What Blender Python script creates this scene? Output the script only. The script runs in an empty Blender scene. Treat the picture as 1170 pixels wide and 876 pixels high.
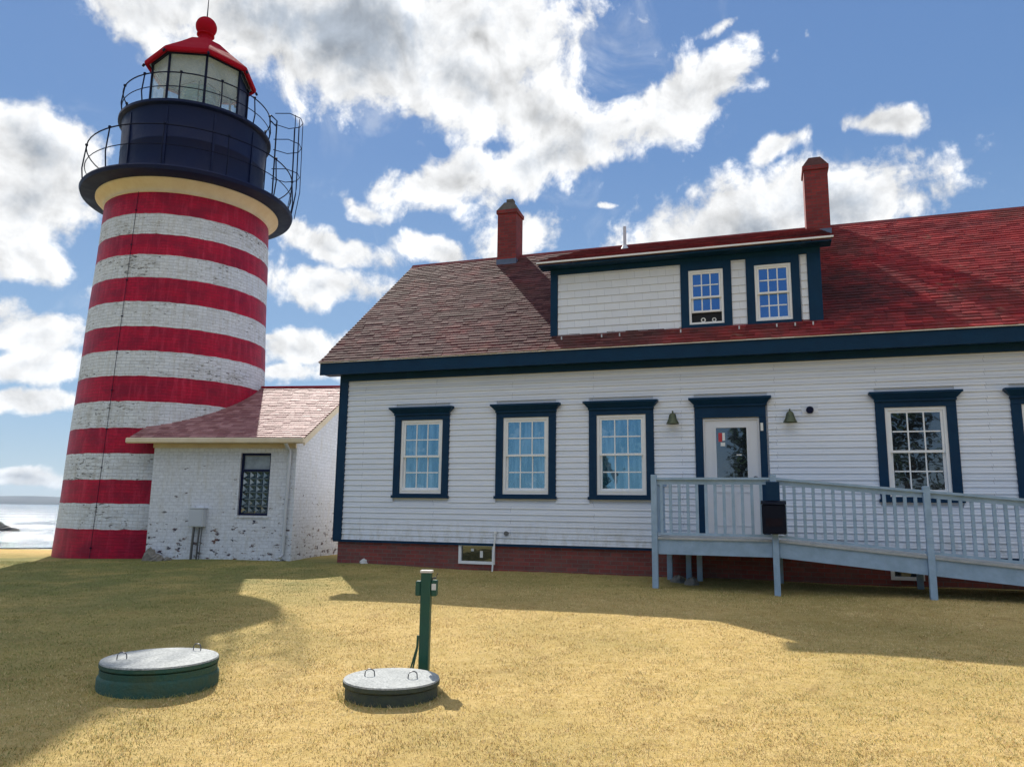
import bpy, math, random
import numpy as np
from mathutils import Vector, Matrix
random.seed(7); RNG = np.random.default_rng(7)
R = math.radians
scene = bpy.context.scene
col = scene.collection
CH = 1.50                       # eye height above the lawn at the camera

# ------------------------------------------------------------ camera
F_PX, PITCH, ROLL = 866.6, R(9.377), R(0.7555)
cd = bpy.data.cameras.new('camera'); cam = bpy.data.objects.new('camera', cd); col.objects.link(cam)
fwd = Vector((0, math.cos(PITCH), math.sin(PITCH))); up0 = Vector((0, -math.sin(PITCH), math.cos(PITCH))); x0 = Vector((1, 0, 0))
xr = math.cos(ROLL) * x0 + math.sin(ROLL) * up0; ur = -math.sin(ROLL) * x0 + math.cos(ROLL) * up0
m = Matrix((xr, ur, -fwd)).transposed().to_4x4(); m.translation = (0, 0, CH); cam.matrix_world = m
cd.sensor_fit = 'HORIZONTAL'; cd.sensor_width = 36; cd.lens = F_PX / 1170 * 36; cd.clip_start = 0.05; cd.clip_end = 60000
scene.camera = cam

# ------------------------------------------------------------ light
SUN_EL, SUN_AZ = R(40.3), R(-18.0)          # the sun stands behind the house, a little to the left (azimuth from +Y)
sv = Vector((math.sin(SUN_AZ) * math.cos(SUN_EL), math.cos(SUN_AZ) * math.cos(SUN_EL), math.sin(SUN_EL)))
ld = bpy.data.lights.new('sun', 'SUN'); ld.energy = 5.0; ld.angle = R(0.55); ld.color = (1.0, 0.94, 0.84)
sun = bpy.data.objects.new('sun', ld); col.objects.link(sun); sun.rotation_euler = sv.to_track_quat('Z', 'Y').to_euler()
scene.view_settings.view_transform = 'Standard'; scene.view_settings.look = 'None'
scene.view_settings.exposure = 0.36; scene.view_settings.gamma = 1; scene.view_settings.use_curve_mapping = False
SKY_STRENGTH = 0.07

w = bpy.data.worlds.new('World'); scene.world = w; w.use_nodes = True
nt = w.node_tree; N = nt.nodes; L = nt.links
for n_ in list(N): N.remove(n_)
def nd(t, **k):
    n_ = N.new(t)
    for a, b in k.items(): setattr(n_, a, b)
    return n_
def setin(n_, i, v):
    if isinstance(v, bpy.types.NodeSocket): n_.id_data.links.new(v, n_.inputs[i])
    else: n_.inputs[i].default_value = v
def mth(op, a, b=0.0, c=0.0, clamp=False):
    n_ = nd('ShaderNodeMath', operation=op, use_clamp=clamp); setin(n_, 0, a); setin(n_, 1, b); setin(n_, 2, c); return n_.outputs[0]
def mixc(f, a, b):
    n_ = nd('ShaderNodeMix', data_type='RGBA'); setin(n_, 0, f); setin(n_, 6, a); setin(n_, 7, b); return n_.outputs[2]
def mapr(v, a, b, c, d, smooth=True):
    n_ = nd('ShaderNodeMapRange', interpolation_type='SMOOTHSTEP' if smooth else 'LINEAR')
    for i, x in enumerate((v, a, b, c, d)): setin(n_, i, x)
    return n_.outputs[0]
sky = nd('ShaderNodeTexSky', sky_type='NISHITA', sun_disc=False, sun_elevation=SUN_EL, sun_rotation=SUN_AZ,
         air_density=1.0, dust_density=0.15, ozone_density=2.5, altitude=0)
tc = nd('ShaderNodeTexCoord'); sep = nd('ShaderNodeSeparateXYZ'); L.new(tc.outputs['Generated'], sep.inputs[0])
DX, DY, DZ = sep.outputs
az = mth('ARCTAN2', DX, DY); el = mth('ARCSINE', DZ)
ae = nd('ShaderNodeCombineXYZ'); setin(ae, 0, az); setin(ae, 1, el); AE = ae.outputs[0]
def noise(vec, scale, det=10, rough=.6, dist=0, off=None, lac=2.0):
    n_ = nd('ShaderNodeTexNoise', noise_dimensions='3D')
    if off is not None:
        a_ = nd('ShaderNodeVectorMath', operation='ADD'); setin(a_, 0, vec); a_.inputs[1].default_value = off; vec = a_.outputs[0]
    setin(n_, 0, vec); n_.inputs['Scale'].default_value = scale; n_.inputs['Detail'].default_value = det
    n_.inputs['Roughness'].default_value = rough; n_.inputs['Distortion'].default_value = dist; n_.inputs['Lacunarity'].default_value = lac
    return n_.outputs[0]
# where the clouds stand in the sky (azimuth, elevation, half sizes, tilt), as directions on the sky sphere
BLOBS = [(-0.236, 0.584, 0.3, 0.078, 0.006, 1.25), (-0.037, 0.525, 0.12, 0.055, -0.55, 1.25), (0.03, .50, .06, .05, 0, 1.0), (-0.412, 0.604, 0.188, 0.043, 0.206, 1), (-0.083, 0.424, 0.116, 0.036, 0.192, 1),
 (0.063, 0.458, 0.154, 0.046, 0.365, 1), (0.245, 0.515, 0.105, 0.041, 0.361, 1), (0.31, 0.345, 0.15, 0.055, 0.16, 1.3), (0.40, 0.365, 0.13, 0.052, -0.05, 1.25),
 (0.482, 0.451, 0.059, 0.021, -0.194, .75), (0.367, 0.446, 0.062, 0.021, 0.189, .75), (-0.598, 0.39, 0.08, 0.047, -0.036, 1), (-0.597, 0.338, 0.082, 0.051, 0.221, 1.1),
 (-0.599, 0.276, 0.05, 0.033, -0.01, 1), (-0.569, 0.193, 0.064, 0.034, -0.069, 1), (-0.569, 0.157, 0.068, 0.023, 0.112, 1), (-0.582, 0.113, 0.074, 0.015, 0.088, 1),
 (-0.251, 0.336, 0.085, 0.024, -0.113, 1), (-0.259, 0.286, 0.079, 0.03, -0.056, 1), (-0.276, 0.196, 0.066, 0.033, 0.065, 1), (-0.105, 0.341, 0.054, 0.02, -0.122, .9),
 (0.003, 0.355, 0.06, 0.028, 0.168, 1), (-0.573, 0.027, 0.085, 0.013, 0.033, .85), (0.289, 0.587, 0.04, 0.013, 0.007, .6), (-0.304, 0.211, 0.043, 0.013, 0.075, .8),
 (-0.508, 0.247, 0.037, 0.014, 0.143, .8), (0.124, 0.396, 0.036, 0.009, 0.122, .45), (-0.29, 0.162, 0.065, 0.015, 0.059, .8), (-.21, .385, .07, .02, -.3, .5), (.40, .56, .03, .02, -.8, .35)]
wn = nd('ShaderNodeTexNoise'); setin(wn, 0, AE); wn.inputs['Scale'].default_value = 9; wn.inputs['Detail'].default_value = 4
wsub = nd('ShaderNodeVectorMath', operation='SUBTRACT'); L.new(wn.outputs[1], wsub.inputs[0]); wsub.inputs[1].default_value = (.5, .5, .5)
wsc = nd('ShaderNodeVectorMath', operation='SCALE'); L.new(wsub.outputs[0], wsc.inputs[0]); wsc.inputs['Scale'].default_value = .06
wad = nd('ShaderNodeVectorMath', operation='ADD'); L.new(AE, wad.inputs[0]); L.new(wsc.outputs[0], wad.inputs[1])
WAE = wad.outputs[0]
field = None
for (ba, be, ra, rb, th, st) in BLOBS:
    mp = nd('ShaderNodeMapping', vector_type='TEXTURE'); L.new(WAE, mp.inputs[0])
    mp.inputs['Location'].default_value = (ba, be, 0); mp.inputs['Rotation'].default_value = (0, 0, th); mp.inputs['Scale'].default_value = (ra, rb, 1)
    ln = nd('ShaderNodeVectorMath', operation='LENGTH'); L.new(mp.outputs[0], ln.inputs[0])
    v = mth('MULTIPLY_ADD', ln.outputs['Value'], -0.75, 0.75 * st + .07)
    v = mth('MAXIMUM', v, -0.8)
    field = v if field is None else mth('SMOOTH_MAX', field, v, 0.18)
# elsewhere (to the sides and behind): unseen broken cloud from noise, thickened higher up for ambient fill
skyv = nd('ShaderNodeCombineXYZ')
zz = mth('ADD', mth('MAXIMUM', DZ, 0.0), 0.25)
setin(skyv, 0, mth('DIVIDE', DX, zz)); setin(skyv, 1, mth('DIVIDE', DY, zz))
gen = mth('ADD', mapr(noise(skyv.outputs[0], 0.8, 5, .55), .36, .66, -0.7, .7), mapr(el, .30, .62, -.45, .25))
front = mapr(mth('ABSOLUTE', az), .68, .85, 0.0, 1.0)
high = mapr(el, .70, .85, 0.0, 1.0)
outm = mth('MAXIMUM', front, high)
fm = nd('ShaderNodeMix'); setin(fm, 0, outm); setin(fm, 2, field); setin(fm, 3, gen)
field = fm.outputs[0]
n1 = noise(AE, 11, 12, .58, .3); n2 = noise(AE, 34, 8, .62, .2, (3.1, 1.7, .4))
nn = mth('ADD', mth('MULTIPLY', mth('SUBTRACT', n1, .5), 1.9), mth('MULTIPLY', mth('SUBTRACT', n2, .5), .7))
dens = mth('ADD', field, nn)
alpha = mapr(dens, -.05, .32, 0.0, 1.0)
wisp = mth('MULTIPLY', mapr(noise(AE, 7, 10, .62, 1.2, (7, 2, 1)), .54, .80, 0, .35), mapr(field, -.6, .0, 0, 1))
alpha = mth('MAXIMUM', alpha, wisp)
# thick parts are greyer, thin edges let the light through; sunward side brighter
offs = noise(AE, 11, 6, .55, .3, (.010, .020, 0))
relief = mth('MULTIPLY', mth('SUBTRACT', n1, offs), 1.9)
thick = mapr(mth('ADD', dens, mth('MULTIPLY', mth('SUBTRACT', noise(AE, 6, 6, .6, 0, (1, 5, 2)), .5), 1.6)), .42, 1.22, 0.0, 1.0)
lum = mth('ADD', mth('MULTIPLY_ADD', thick, -.40, .86), relief, clamp=True)
greyc = mixc(thick, (.98, .99, 1.0, 1), (.40, .45, .52, 1))
lit = nd('ShaderNodeVectorMath', operation='SCALE'); L.new(greyc, lit.inputs[0]); L.new(mth('MULTIPLY_ADD', relief, 1.0, 1.0), lit.inputs['Scale'])
skys = nd('ShaderNodeVectorMath', operation='SCALE'); L.new(sky.outputs[0], skys.inputs[0]); skys.inputs['Scale'].default_value = SKY_STRENGTH
# clear-air colour: the physical sky blended with the blue measured between the clouds
elg = nd('ShaderNodeValToRGB'); L.new(el, elg.inputs[0]); cr = elg.color_ramp
cr.elements[0].position = 0; cr.elements[0].color = (.50, .66, .80, 1); cr.elements[1].position = 1; cr.elements[1].color = (.12, .24, .58, 1)
e_ = cr.elements.new(.12); e_.color = (.33, .53, .80, 1)
e_ = cr.elements.new(.45); e_.color = (.17, .335, .67, 1)
clear = mixc(.72, skys.outputs[0], elg.outputs[0])
# clouds out of frame are brightened to add fill light on the shaded front
fill_boost = nd('ShaderNodeVectorMath', operation='SCALE'); L.new(lit.outputs[0], fill_boost.inputs[0]); L.new(mapr(outm, 0, 1, 1.0, 1.15), fill_boost.inputs['Scale'])
final = mixc(alpha, clear, fill_boost.outputs[0])
K = 0.77
bg = nd('ShaderNodeBackground'); L.new(final, bg.inputs[0]); bg.inputs[1].default_value = 1.0 * K
wo = nd('ShaderNodeOutputWorld'); L.new(bg.outputs[0], wo.inputs[0])

# ------------------------------------------------------------ materials
MATS = {}
def mat(name, color, rough=.6, metal=0.0, spec=.5, var=0.0, vscale=4.0, bump=0.0, bscale=60.0, build=None, vdark=None):
    if name in MATS: return MATS[name]
    m_ = bpy.data.materials.new(name); m_.use_nodes = True; t = m_.node_tree; b = t.nodes['Principled BSDF']
    b.inputs['Base Color'].default_value = (*color, 1); b.inputs['Roughness'].default_value = rough
    b.inputs['Metallic'].default_value = metal; b.inputs['Specular IOR Level'].default_value = spec
    g = NG(t)
    if var > 0:
        n_ = g.noise(g.obj(), vscale, 6, .65)
        dk = vdark or tuple(c * .45 for c in color)
        f = g.mapr(n_, .35, .75, 0, var)
        b_in = g.mix(f, (*color, 1), (*dk, 1)); t.links.new(b_in, b.inputs['Base Color'])
        t.links.new(g.mapr(n_, .3, .7, max(rough - .12, .03), min(rough + .12, 1)), b.inputs['Roughness'])
    if bump > 0:
        g.bump(g.noise(g.obj(), bscale, 4, .6), bump, b)
    if build: build(g, b)
    MATS[name] = m_; return m_
class NG:
    def __init__(s, t): s.t = t
    def n(s, ty, **k):
        q = s.t.nodes.new(ty)
        for a, b in k.items(): setattr(q, a, b)
        return q
    def si(s, q, i, v):
        if isinstance(v, bpy.types.NodeSocket): s.t.links.new(v, q.inputs[i])
        else: q.inputs[i].default_value = v
    def obj(s): return s.n('ShaderNodeTexCoord').outputs['Object']
    def uv(s): return s.n('ShaderNodeTexCoord').outputs['UV']
    def noise(s, v, sc, det=5, ro=.6, dist=0):
        q = s.n('ShaderNodeTexNoise'); s.si(q, 0, v); q.inputs['Scale'].default_value = sc; q.inputs['Detail'].default_value = det
        q.inputs['Roughness'].default_value = ro; q.inputs['Distortion'].default_value = dist; return q.outputs[0]
    def map(s, v, scale=(1, 1, 1), loc=(0, 0, 0)):
        q = s.n('ShaderNodeMapping'); s.si(q, 0, v); q.inputs['Scale'].default_value = scale; q.inputs['Location'].default_value = loc; return q.outputs[0]
    def mapr(s, v, a, b, c, d):
        q = s.n('ShaderNodeMapRange')
        for i, x in enumerate((v, a, b, c, d)): s.si(q, i, x)
        return q.outputs[0]
    def mix(s, f, a, b, mode='MIX'):
        q = s.n('ShaderNodeMix', data_type='RGBA', blend_type=mode); s.si(q, 0, f); s.si(q, 6, a); s.si(q, 7, b); return q.outputs[2]
    def math(s, op, a, b=0.0):
        q = s.n('ShaderNodeMath', operation=op); s.si(q, 0, a); s.si(q, 1, b); return q.outputs[0]
    def bump(s, h, strength, b, dist=.02):
        q = s.n('ShaderNodeBump'); q.inputs['Strength'].default_value = strength; q.inputs['Distance'].default_value = dist
        s.si(q, 'Height', h); s.t.links.new(q.outputs[0], b.inputs['Normal']); return q
    def attr(s, name): return s.n('ShaderNodeAttribute', attribute_name=name).outputs['Fac']
    def xz(s, v):
        a = s.n('ShaderNodeSeparateXYZ'); s.si(a, 0, v); c = s.n('ShaderNodeCombineXYZ')
        s.si(c, 0, s.math('ADD', a.outputs[0], a.outputs[1])); s.si(c, 1, a.outputs[2]); return c.outputs[0]
    def brick(s, v, bw=.21, rh=.075, mortar=.008, c1=(.3, .1, .08, 1), c2=(.2, .07, .06, 1), cm=(.3, .28, .26, 1), smooth=.1, bias=0):
        q = s.n('ShaderNodeTexBrick'); s.si(q, 0, v); q.inputs['Scale'].default_value = 1; q.inputs['Brick Width'].default_value = bw
        q.inputs['Row Height'].default_value = rh; q.inputs['Mortar Size'].default_value = mortar; q.inputs['Mortar Smooth'].default_value = smooth
        q.inputs['Color1'].default_value = c1; q.inputs['Color2'].default_value = c2; q.inputs['Mortar'].default_value = cm; q.inputs['Bias'].default_value = bias
        return q.outputs['Color'], q.outputs['Fac']

NAVY = (.002, .032, .080)
def _w(g, b):
    o = g.obj(); a = g.noise(g.map(o, (.6, .6, 5)), 2.2, 5, .6); c = g.mix(g.mapr(a, .3, .75, 0, 1), (.80, .84, .91, 1), (.73, .77, .85, 1))
    d = g.noise(g.map(o, (1, 1, .25)), 9, 6, .7); c = g.mix(g.mapr(d, .62, .8, 0, .35), c, (.50, .52, .54, 1))
    az_ = g.n('ShaderNodeSeparateXYZ'); g.si(az_, 0, o); sp = g.noise(g.map(o, (2.2, 2.2, 1)), 3, 6, .7)
    c = g.mix(g.math('MULTIPLY', g.mapr(az_.outputs[2], .60, 1.15, 1, 0), g.mapr(sp, .45, .7, 0, .75)), c, (.42, .40, .34, 1))
    # board ends: an occasional butt joint
    bc, bf = g.brick(g.xz(o), bw=3.3, rh=.112, mortar=.0042, c1=(1, 1, 1, 1), c2=(.93, .94, .95, 1), cm=(.6, .62, .66, 1))
    c = g.mix(1.0, c, bc, 'MULTIPLY')
    g.t.links.new(c, b.inputs['Base Color'])
    g.bump(g.noise(g.map(o, (1.5, 1.5, 30)), 12, 4, .6), .25, b, .004)
M_CLAP = mat('clapboard white paint', (.8, .8, .8), .55, build=_w)
def _ds(g, b):
    o = g.obj(); bc, bf = g.brick(g.xz(o), bw=.30, rh=.152, mortar=.003, c1=(.76, .80, .87, 1), c2=(.72, .76, .84, 1), cm=(.50, .54, .62, 1))
    a = g.noise(o, 3, 5); c = g.mix(g.mapr(a, .4, .8, 0, .4), bc, (.62, .64, .66, 1)); g.t.links.new(c, b.inputs['Base Color'])
M_DSH = mat('white shingle cladding', (.8, .8, .8), .6, build=_ds)
M_NAVY = mat('navy painted trim', NAVY, .5, spec=.2, var=.5, vscale=3, bump=.15, bscale=30, vdark=(.002, .018, .05))
M_WHITE = mat('white gloss trim', (.84, .85, .86), .4, var=.25, vscale=6, vdark=(.6, .61, .62))
M_DOORW = mat('door white', (.70, .71, .74), .4, var=.25, vscale=3, vdark=(.6, .61, .64))
M_GREYRAMP = mat('grey blue ramp paint', (.33, .46, .61), .6, var=.6, vscale=5, bump=.2, bscale=40, vdark=(.18, .27, .35))
M_DECK = mat('weathered deck boards', (.45, .47, .48), .75, var=.7, vscale=6, vdark=(.25, .27, .28))
M_DARK = mat('dark interior', (.008, .010, .014), .8)
M_CURT = mat('pale curtain', (.28, .33, .40), .9, var=.6, vscale=5, vdark=(.08, .11, .15))
def _glass(base, refl, tint=(.55, .78, 1.0), cur=0):
    def f(g, b):
        gl = g.n('ShaderNodeBsdfGlossy'); gl.inputs['Color'].default_value = (*tint, 1); gl.inputs['Roughness'].default_value = .015
        nz = g.noise(g.map(g.obj(), (1, 1, 1)), 2.3, 2, .5); bp = g.n('ShaderNodeBump'); bp.inputs['Strength'].default_value = .08; bp.inputs['Distance'].default_value = .06
        g.si(bp, 'Height', nz); g.t.links.new(bp.outputs[0], gl.inputs['Normal'])
        mx = g.n('ShaderNodeMixShader'); mx.inputs[0].default_value = refl
        out = [q for q in g.t.nodes if q.type == 'OUTPUT_MATERIAL'][0]
        b.inputs['Base Color'].default_value = (*base, 1); b.inputs['Roughness'].default_value = .08
        if cur:      # pale curtains and things on the sill behind the panes
            a = g.noise(g.map(g.obj(), (5.5, 1, .8)), 1.3, 5, .65); c2 = g.noise(g.obj(), 3.1, 4, .6)
            cc = g.mix(g.mapr(a, .42, .60, 0, .9), (*base, 1), (.14, .26, .36, 1)); cc = g.mix(g.mapr(c2, .58, .64, 0, .6), cc, (.30, .38, .42, 1)); g.t.links.new(cc, b.inputs['Base Color'])
        g.t.links.new(b.outputs[0], mx.inputs[1]); g.t.links.new(gl.outputs[0], mx.inputs[2]); g.t.links.new(mx.outputs[0], out.inputs[0])
    return f
M_GLB = mat('reflective blue glass', (.02, .05, .08), build=_glass((.012, .06, .10), .34, (.32, .62, .82), 1))
M_GLD = mat('dark glass', (.01, .012, .015), build=_glass((.006, .008, .012), .14, (.8, .9, 1)))
M_GLU = mat('deep blue dormer glass', (.01, .03, .1), build=_glass((.006, .03, .13), .32, (.26, .55, 1)))
def _brk(c1, c2, cm, chips=None, dist=.01, bw=.21, rh=.075, weather=.4, wcol=(.18, .15, .14, 1)):
    def f(g, b):
        o = g.obj(); c, fac = g.brick(g.xz(o), bw=bw, rh=rh, mortar=.006, c1=c1, c2=c2, cm=cm)
        n_ = g.noise(o, 2.2, 8, .68); c = g.mix(g.mapr(n_, .45, .75, 0, weather), c, wcol)
        n2 = g.noise(o, 14, 4, .6); c = g.mix(g.mapr(n2, .3, .7, 0, .25), c, (.03, .02, .02, 1))
        if chips:
            a = g.n('ShaderNodeSeparateXYZ'); g.si(a, 0, o)
            low = g.mapr(a.outputs[2], 0, 2.2, .105, -.02)
            xzv = g.xz(o); th = g.noise(g.map(xzv, (3.2, 6.5, 1)), 1.5, 6, .66); v = g.math('ADD', th, low)
            cell, _f = g.brick(xzv, bw=bw, rh=rh, mortar=.0, c1=(0, 0, 0, 1), c2=(1, 1, 1, 1), cm=(.5, .5, .5, 1)); v = g.math('ADD', v, g.math('MULTIPLY', cell, .05))
            c = g.mix(g.mapr(v, .655, .69, 0, .45), c, (.45, .43, .42, 1)); msk = g.mapr(v, .700, .706, 0, 1)
            inner = g.mix(g.mapr(g.noise(o, 7, 4), .45, .6, 0, 1), chips, (.13, .055, .045, 1))
            c = g.mix(msk, c, inner)
            c = g.mix(g.mapr(g.noise(g.map(xzv, (2.5, .5, 1)), 2.4, 5, .65), .5, .75, 0, .5), c, (.52, .50, .45, 1))
        g.t.links.new(c, b.inputs['Base Color']); g.bump(g.math('SUBTRACT', 1.0, fac), .5, b, dist)
    return f
M_BRICK = mat('red foundation brick', (.25, .08, .06), .8, build=_brk((.30, .060, .050, 1), (.19, .045, .04, 1), (.17, .12, .11, 1), weather=.55, wcol=(.14, .12, .10, 1)))
M_CHIM = mat('chimney brick', (.25, .05, .04), .8, build=_brk((.30, .030, .028, 1), (.19, .020, .022, 1), (.12, .06, .055, 1), weather=.25, wcol=(.14, .03, .03, 1)))
M_SHED = mat('white painted shed brick', (.75, .75, .75), .6, build=_brk((.78, .81, .88, 1), (.72, .75, .82, 1), (.60, .63, .70, 1), chips=(.03, .035, .07, 1), weather=.18, wcol=(.62, .62, .62, 1), dist=.004))
M_CAP = mat('mortar cap', (.12, .105, .09), .9, var=.6, vscale=9, bump=.4, bscale=30)
M_LEAD = mat('lead flashing', (.12, .15, .22), .5, .3, var=.5, vscale=6)
def _tower(kind):
    def f(g, b):
        uv = g.uv(); o = g.obj()
        if kind == 'white':
            c, fac = g.brick(uv, bw=.22, rh=.078, mortar=.007, c1=(.72, .76, .82, 1), c2=(.64, .68, .75, 1), cm=(.46, .49, .54, 1), smooth=.6)
            big = g.mapr(g.noise(g.map(uv, (.5, .8, 1)), 1.1, 3, .5), .42, .66, 0.0, .085)
            n_ = g.math('ADD', g.noise(g.map(uv, (1, 2.2, 1)), 3.2, 8, .72), big); c = g.mix(g.mapr(n_, .54, .68, 0, .65), c, (.34, .34, .33, 1))
            n2 = g.math('ADD', g.noise(g.map(uv, (1.6, 5, 1)), 3.4, 6, .72), big); c = g.mix(g.mapr(n2, .63, .65, 0, .9), c, (.06, .06, .065, 1))
            gr_ = g.noise(g.map(uv, (6, 14, 1)), 3, 5, .7); c = g.mix(g.mapr(gr_, .5, .75, 0, .5), c, (.42, .42, .42, 1))
            st = g.noise(g.map(uv, (5, .35, 1)), 2, 4, .6); c = g.mix(g.mapr(st, .45, .75, 0, .5), c, (.42, .40, .36, 1))
        else:
            c, fac = g.brick(uv, bw=.22, rh=.078, mortar=.005, c1=(.47, .002, .036, 1), c2=(.42, .002, .032, 1), cm=(.20, .002, .018, 1), smooth=.4)
            n_ = g.noise(g.map(uv, (1, 1.5, 1)), 1.6, 7, .65); c = g.mix(g.mapr(n_, .42, .60, 0, .85), c, (.22, .003, .028, 1))
            v = g.noise(g.map(uv, (4, .5, 1)), 1.6, 6, .7); c = g.mix(g.mapr(v, .50, .68, 0, .6), c, (.60, .04, .09, 1))
            v2 = g.noise(g.map(uv, (5, 13, 1)), 2.6, 5, .75); c = g.mix(g.mapr(v2, .50, .72, 0, .5), c, (.20, .004, .03, 1))
            n3 = g.noise(g.map(uv, (2, 5, 1)), 4, 6, .7); c = g.mix(g.mapr(n3, .69, .72, 0, .7), c, (.30, .12, .13, 1))
        g.t.links.new(c, b.inputs['Base Color']); b.inputs['Specular IOR Level'].default_value = .25; g.bump(g.math('ADD', g.math('SUBTRACT', 1.0, fac), g.math('MULTIPLY', g.noise(uv, 9, 5, .7), .9)), .6, b, .012)
    return f
M_TW = mat('tower white brick paint', (.7, .7, .7), .6, build=_tower('white'))
M_TR = mat('tower red brick paint', (.4, .01, .03), .5, build=_tower('red'))
M_CREAM = mat('cream cornice paint', (.70, .61, .46), .6, var=.5, vscale=3, vdark=(.52, .38, .22), bump=.2, bscale=20)
M_IRONB = mat('blue black iron', (.003, .008, .045), .5, spec=.22, var=.5, vscale=2.5, bump=.25, bscale=5, vdark=(.004, .014, .065))
M_IRON = mat('black railing iron', (.004, .007, .030), .6, spec=.15)
M_LRED = mat('lantern red paint', (.34, .004, .016), .85, spec=.1, var=.4, vscale=3, vdark=(.30, .01, .03))
def _shing(g, b):
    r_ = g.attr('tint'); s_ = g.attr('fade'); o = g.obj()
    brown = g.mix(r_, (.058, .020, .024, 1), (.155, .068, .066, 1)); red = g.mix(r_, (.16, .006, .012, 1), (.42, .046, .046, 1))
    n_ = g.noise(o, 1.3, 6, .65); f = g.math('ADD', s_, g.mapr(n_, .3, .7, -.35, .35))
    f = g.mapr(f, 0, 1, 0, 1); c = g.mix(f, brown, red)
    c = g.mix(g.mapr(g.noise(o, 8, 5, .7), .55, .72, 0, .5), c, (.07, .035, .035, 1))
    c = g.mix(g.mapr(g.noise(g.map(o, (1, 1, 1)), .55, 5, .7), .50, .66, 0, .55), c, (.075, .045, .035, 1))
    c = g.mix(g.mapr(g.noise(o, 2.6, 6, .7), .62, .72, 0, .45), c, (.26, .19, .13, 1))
    # moss stain plus the dormer's shade, painted dark into the shingles beside it
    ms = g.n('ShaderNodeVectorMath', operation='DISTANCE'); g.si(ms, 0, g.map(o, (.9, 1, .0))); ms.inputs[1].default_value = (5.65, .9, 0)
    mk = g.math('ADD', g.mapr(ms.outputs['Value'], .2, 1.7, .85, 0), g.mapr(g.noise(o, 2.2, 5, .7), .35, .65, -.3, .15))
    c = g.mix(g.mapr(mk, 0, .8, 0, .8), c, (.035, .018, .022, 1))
    g.t.links.new(c, b.inputs['Base Color']); g.bump(g.noise(g.map(o, (30, 4, 4)), 4, 4, .6), .35, b, .006)
def _shing2(g, b):
    r_ = g.attr('tint'); o = g.obj(); c = g.mix(r_, (.20, .065, .07, 1), (.48, .26, .25, 1)); c = g.mix(g.mapr(g.noise(o, 5, 5, .7), .5, .7, 0, .5), c, (.14, .05, .055, 1))
    g.t.links.new(c, b.inputs['Base Color']); g.bump(g.noise(g.map(o, (30, 4, 4)), 4, 4, .6), .35, b, .006)
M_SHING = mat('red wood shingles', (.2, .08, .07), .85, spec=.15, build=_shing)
M_UNDER = mat('roof underlay', (.05, .02, .02), .8)
def _ground(g, b):
    o = g.obj(); a = g.noise(o, .35, 6, .6); f = g.noise(o, 9, 6, .7); h = g.noise(g.map(o, (1, 1, 1)), 45, 4, .7)
    c = g.mix(g.mapr(f, .3, .7, 0, 1), (.48, .34, .11, 1), (.66, .49, .22, 1))
    c = g.mix(g.mapr(a, .45, .70, 0, .6), c, (.20, .19, .055, 1)); c = g.mix(g.mapr(h, .35, .7, 0, .4), c, (.30, .19, .05, 1))
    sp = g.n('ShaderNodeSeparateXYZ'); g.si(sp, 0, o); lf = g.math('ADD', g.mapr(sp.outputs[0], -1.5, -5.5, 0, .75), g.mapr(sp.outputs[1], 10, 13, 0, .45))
    lf = g.math('MULTIPLY', lf, g.mapr(sp.outputs[1], 17.5, 20, 1, 0)); gm = g.math('MULTIPLY', lf, g.mapr(g.noise(o, .8, 6, .65), .35, .6, .35, 1)); q_ = g.mix(f, (.13, .14, .045, 1), (.24, .23, .09, 1))  # greener turf here also puts the tower and house shade into the colour
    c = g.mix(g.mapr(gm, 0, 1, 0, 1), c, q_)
    c = g.mix(g.mapr(g.noise(o, 2.3, 6, .7), .56, .72, 0, .5), c, (.22, .13, .05, 1))
    g.t.links.new(c, b.inputs['Base Color']); g.bump(g.math('ADD', g.math('MULTIPLY', h, .5), f), .7, b, .03)
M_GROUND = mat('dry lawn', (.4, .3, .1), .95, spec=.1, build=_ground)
def _blade(g, b):
    r_ = g.attr('tint'); p_ = g.attr('fade')
    dry = g.mix(r_, (.34, .18, .05, 1), (.98, .77, .42, 1)); gr = g.mix(r_, (.11, .15, .03, 1), (.34, .36, .11, 1))
    g.t.links.new(g.mix(p_, dry, gr), b.inputs['Base Color'])
M_BLADE = mat('dry grass blades', (.5, .35, .12), .75, spec=.2, build=_blade)
def _sea(g, b):
    o = g.obj(); h = g.math('ADD', g.noise(g.map(o, (1, .45, 1)), .28, 7, .72), g.math('MULTIPLY', g.noise(g.map(o, (1, .5, 1)), .022, 5, .6), 6.0))
    g.bump(h, .95, b, 1.3)
    g.t.links.new(g.mapr(g.noise(g.map(o, (.35, 1, 1)), .012, 5, .7), .35, .65, .06, .26), b.inputs['Roughness'])
M_SEA = mat('sea water', (.03, .07, .11), .12, spec=.5, build=_sea)
M_LAND = mat('distant forested headland', (.02, .035, .05), .9, var=.5, vscale=.001)
M_ROCK = mat('dark wet rock', (.025, .024, .026), .7, var=.5, vscale=.3, bump=.6, bscale=1)
M_BANK = mat('bank turf', (.32, .22, .08), .95, var=.6, vscale=.4)
def _conc(g, b):
    o = g.obj(); a = g.noise(o, 5, 7, .7); f = g.noise(o, 60, 4, .7); c = g.mix(g.mapr(a, .3, .7, 0, 1), (.52, .54, .53, 1), (.30, .32, .32, 1))
    c = g.mix(g.mapr(f, .42, .62, 0, .8), c, (.15, .17, .17, 1)); c = g.mix(g.mapr(g.noise(o, 2.4, 5, .6), .55, .7, 0, .5), c, (.60, .61, .58, 1))
    g.t.links.new(c, b.inputs['Base Color']); g.bump(f, .4, b, .004)
M_CONC = mat('speckled concrete lid', (.5, .5, .5), .85, build=_conc)
M_GRING = mat('green painted concrete', (.010, .085, .072), .7, var=1.0, vscale=7, bump=.6, bscale=40, vdark=(.055, .085, .045))
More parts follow.
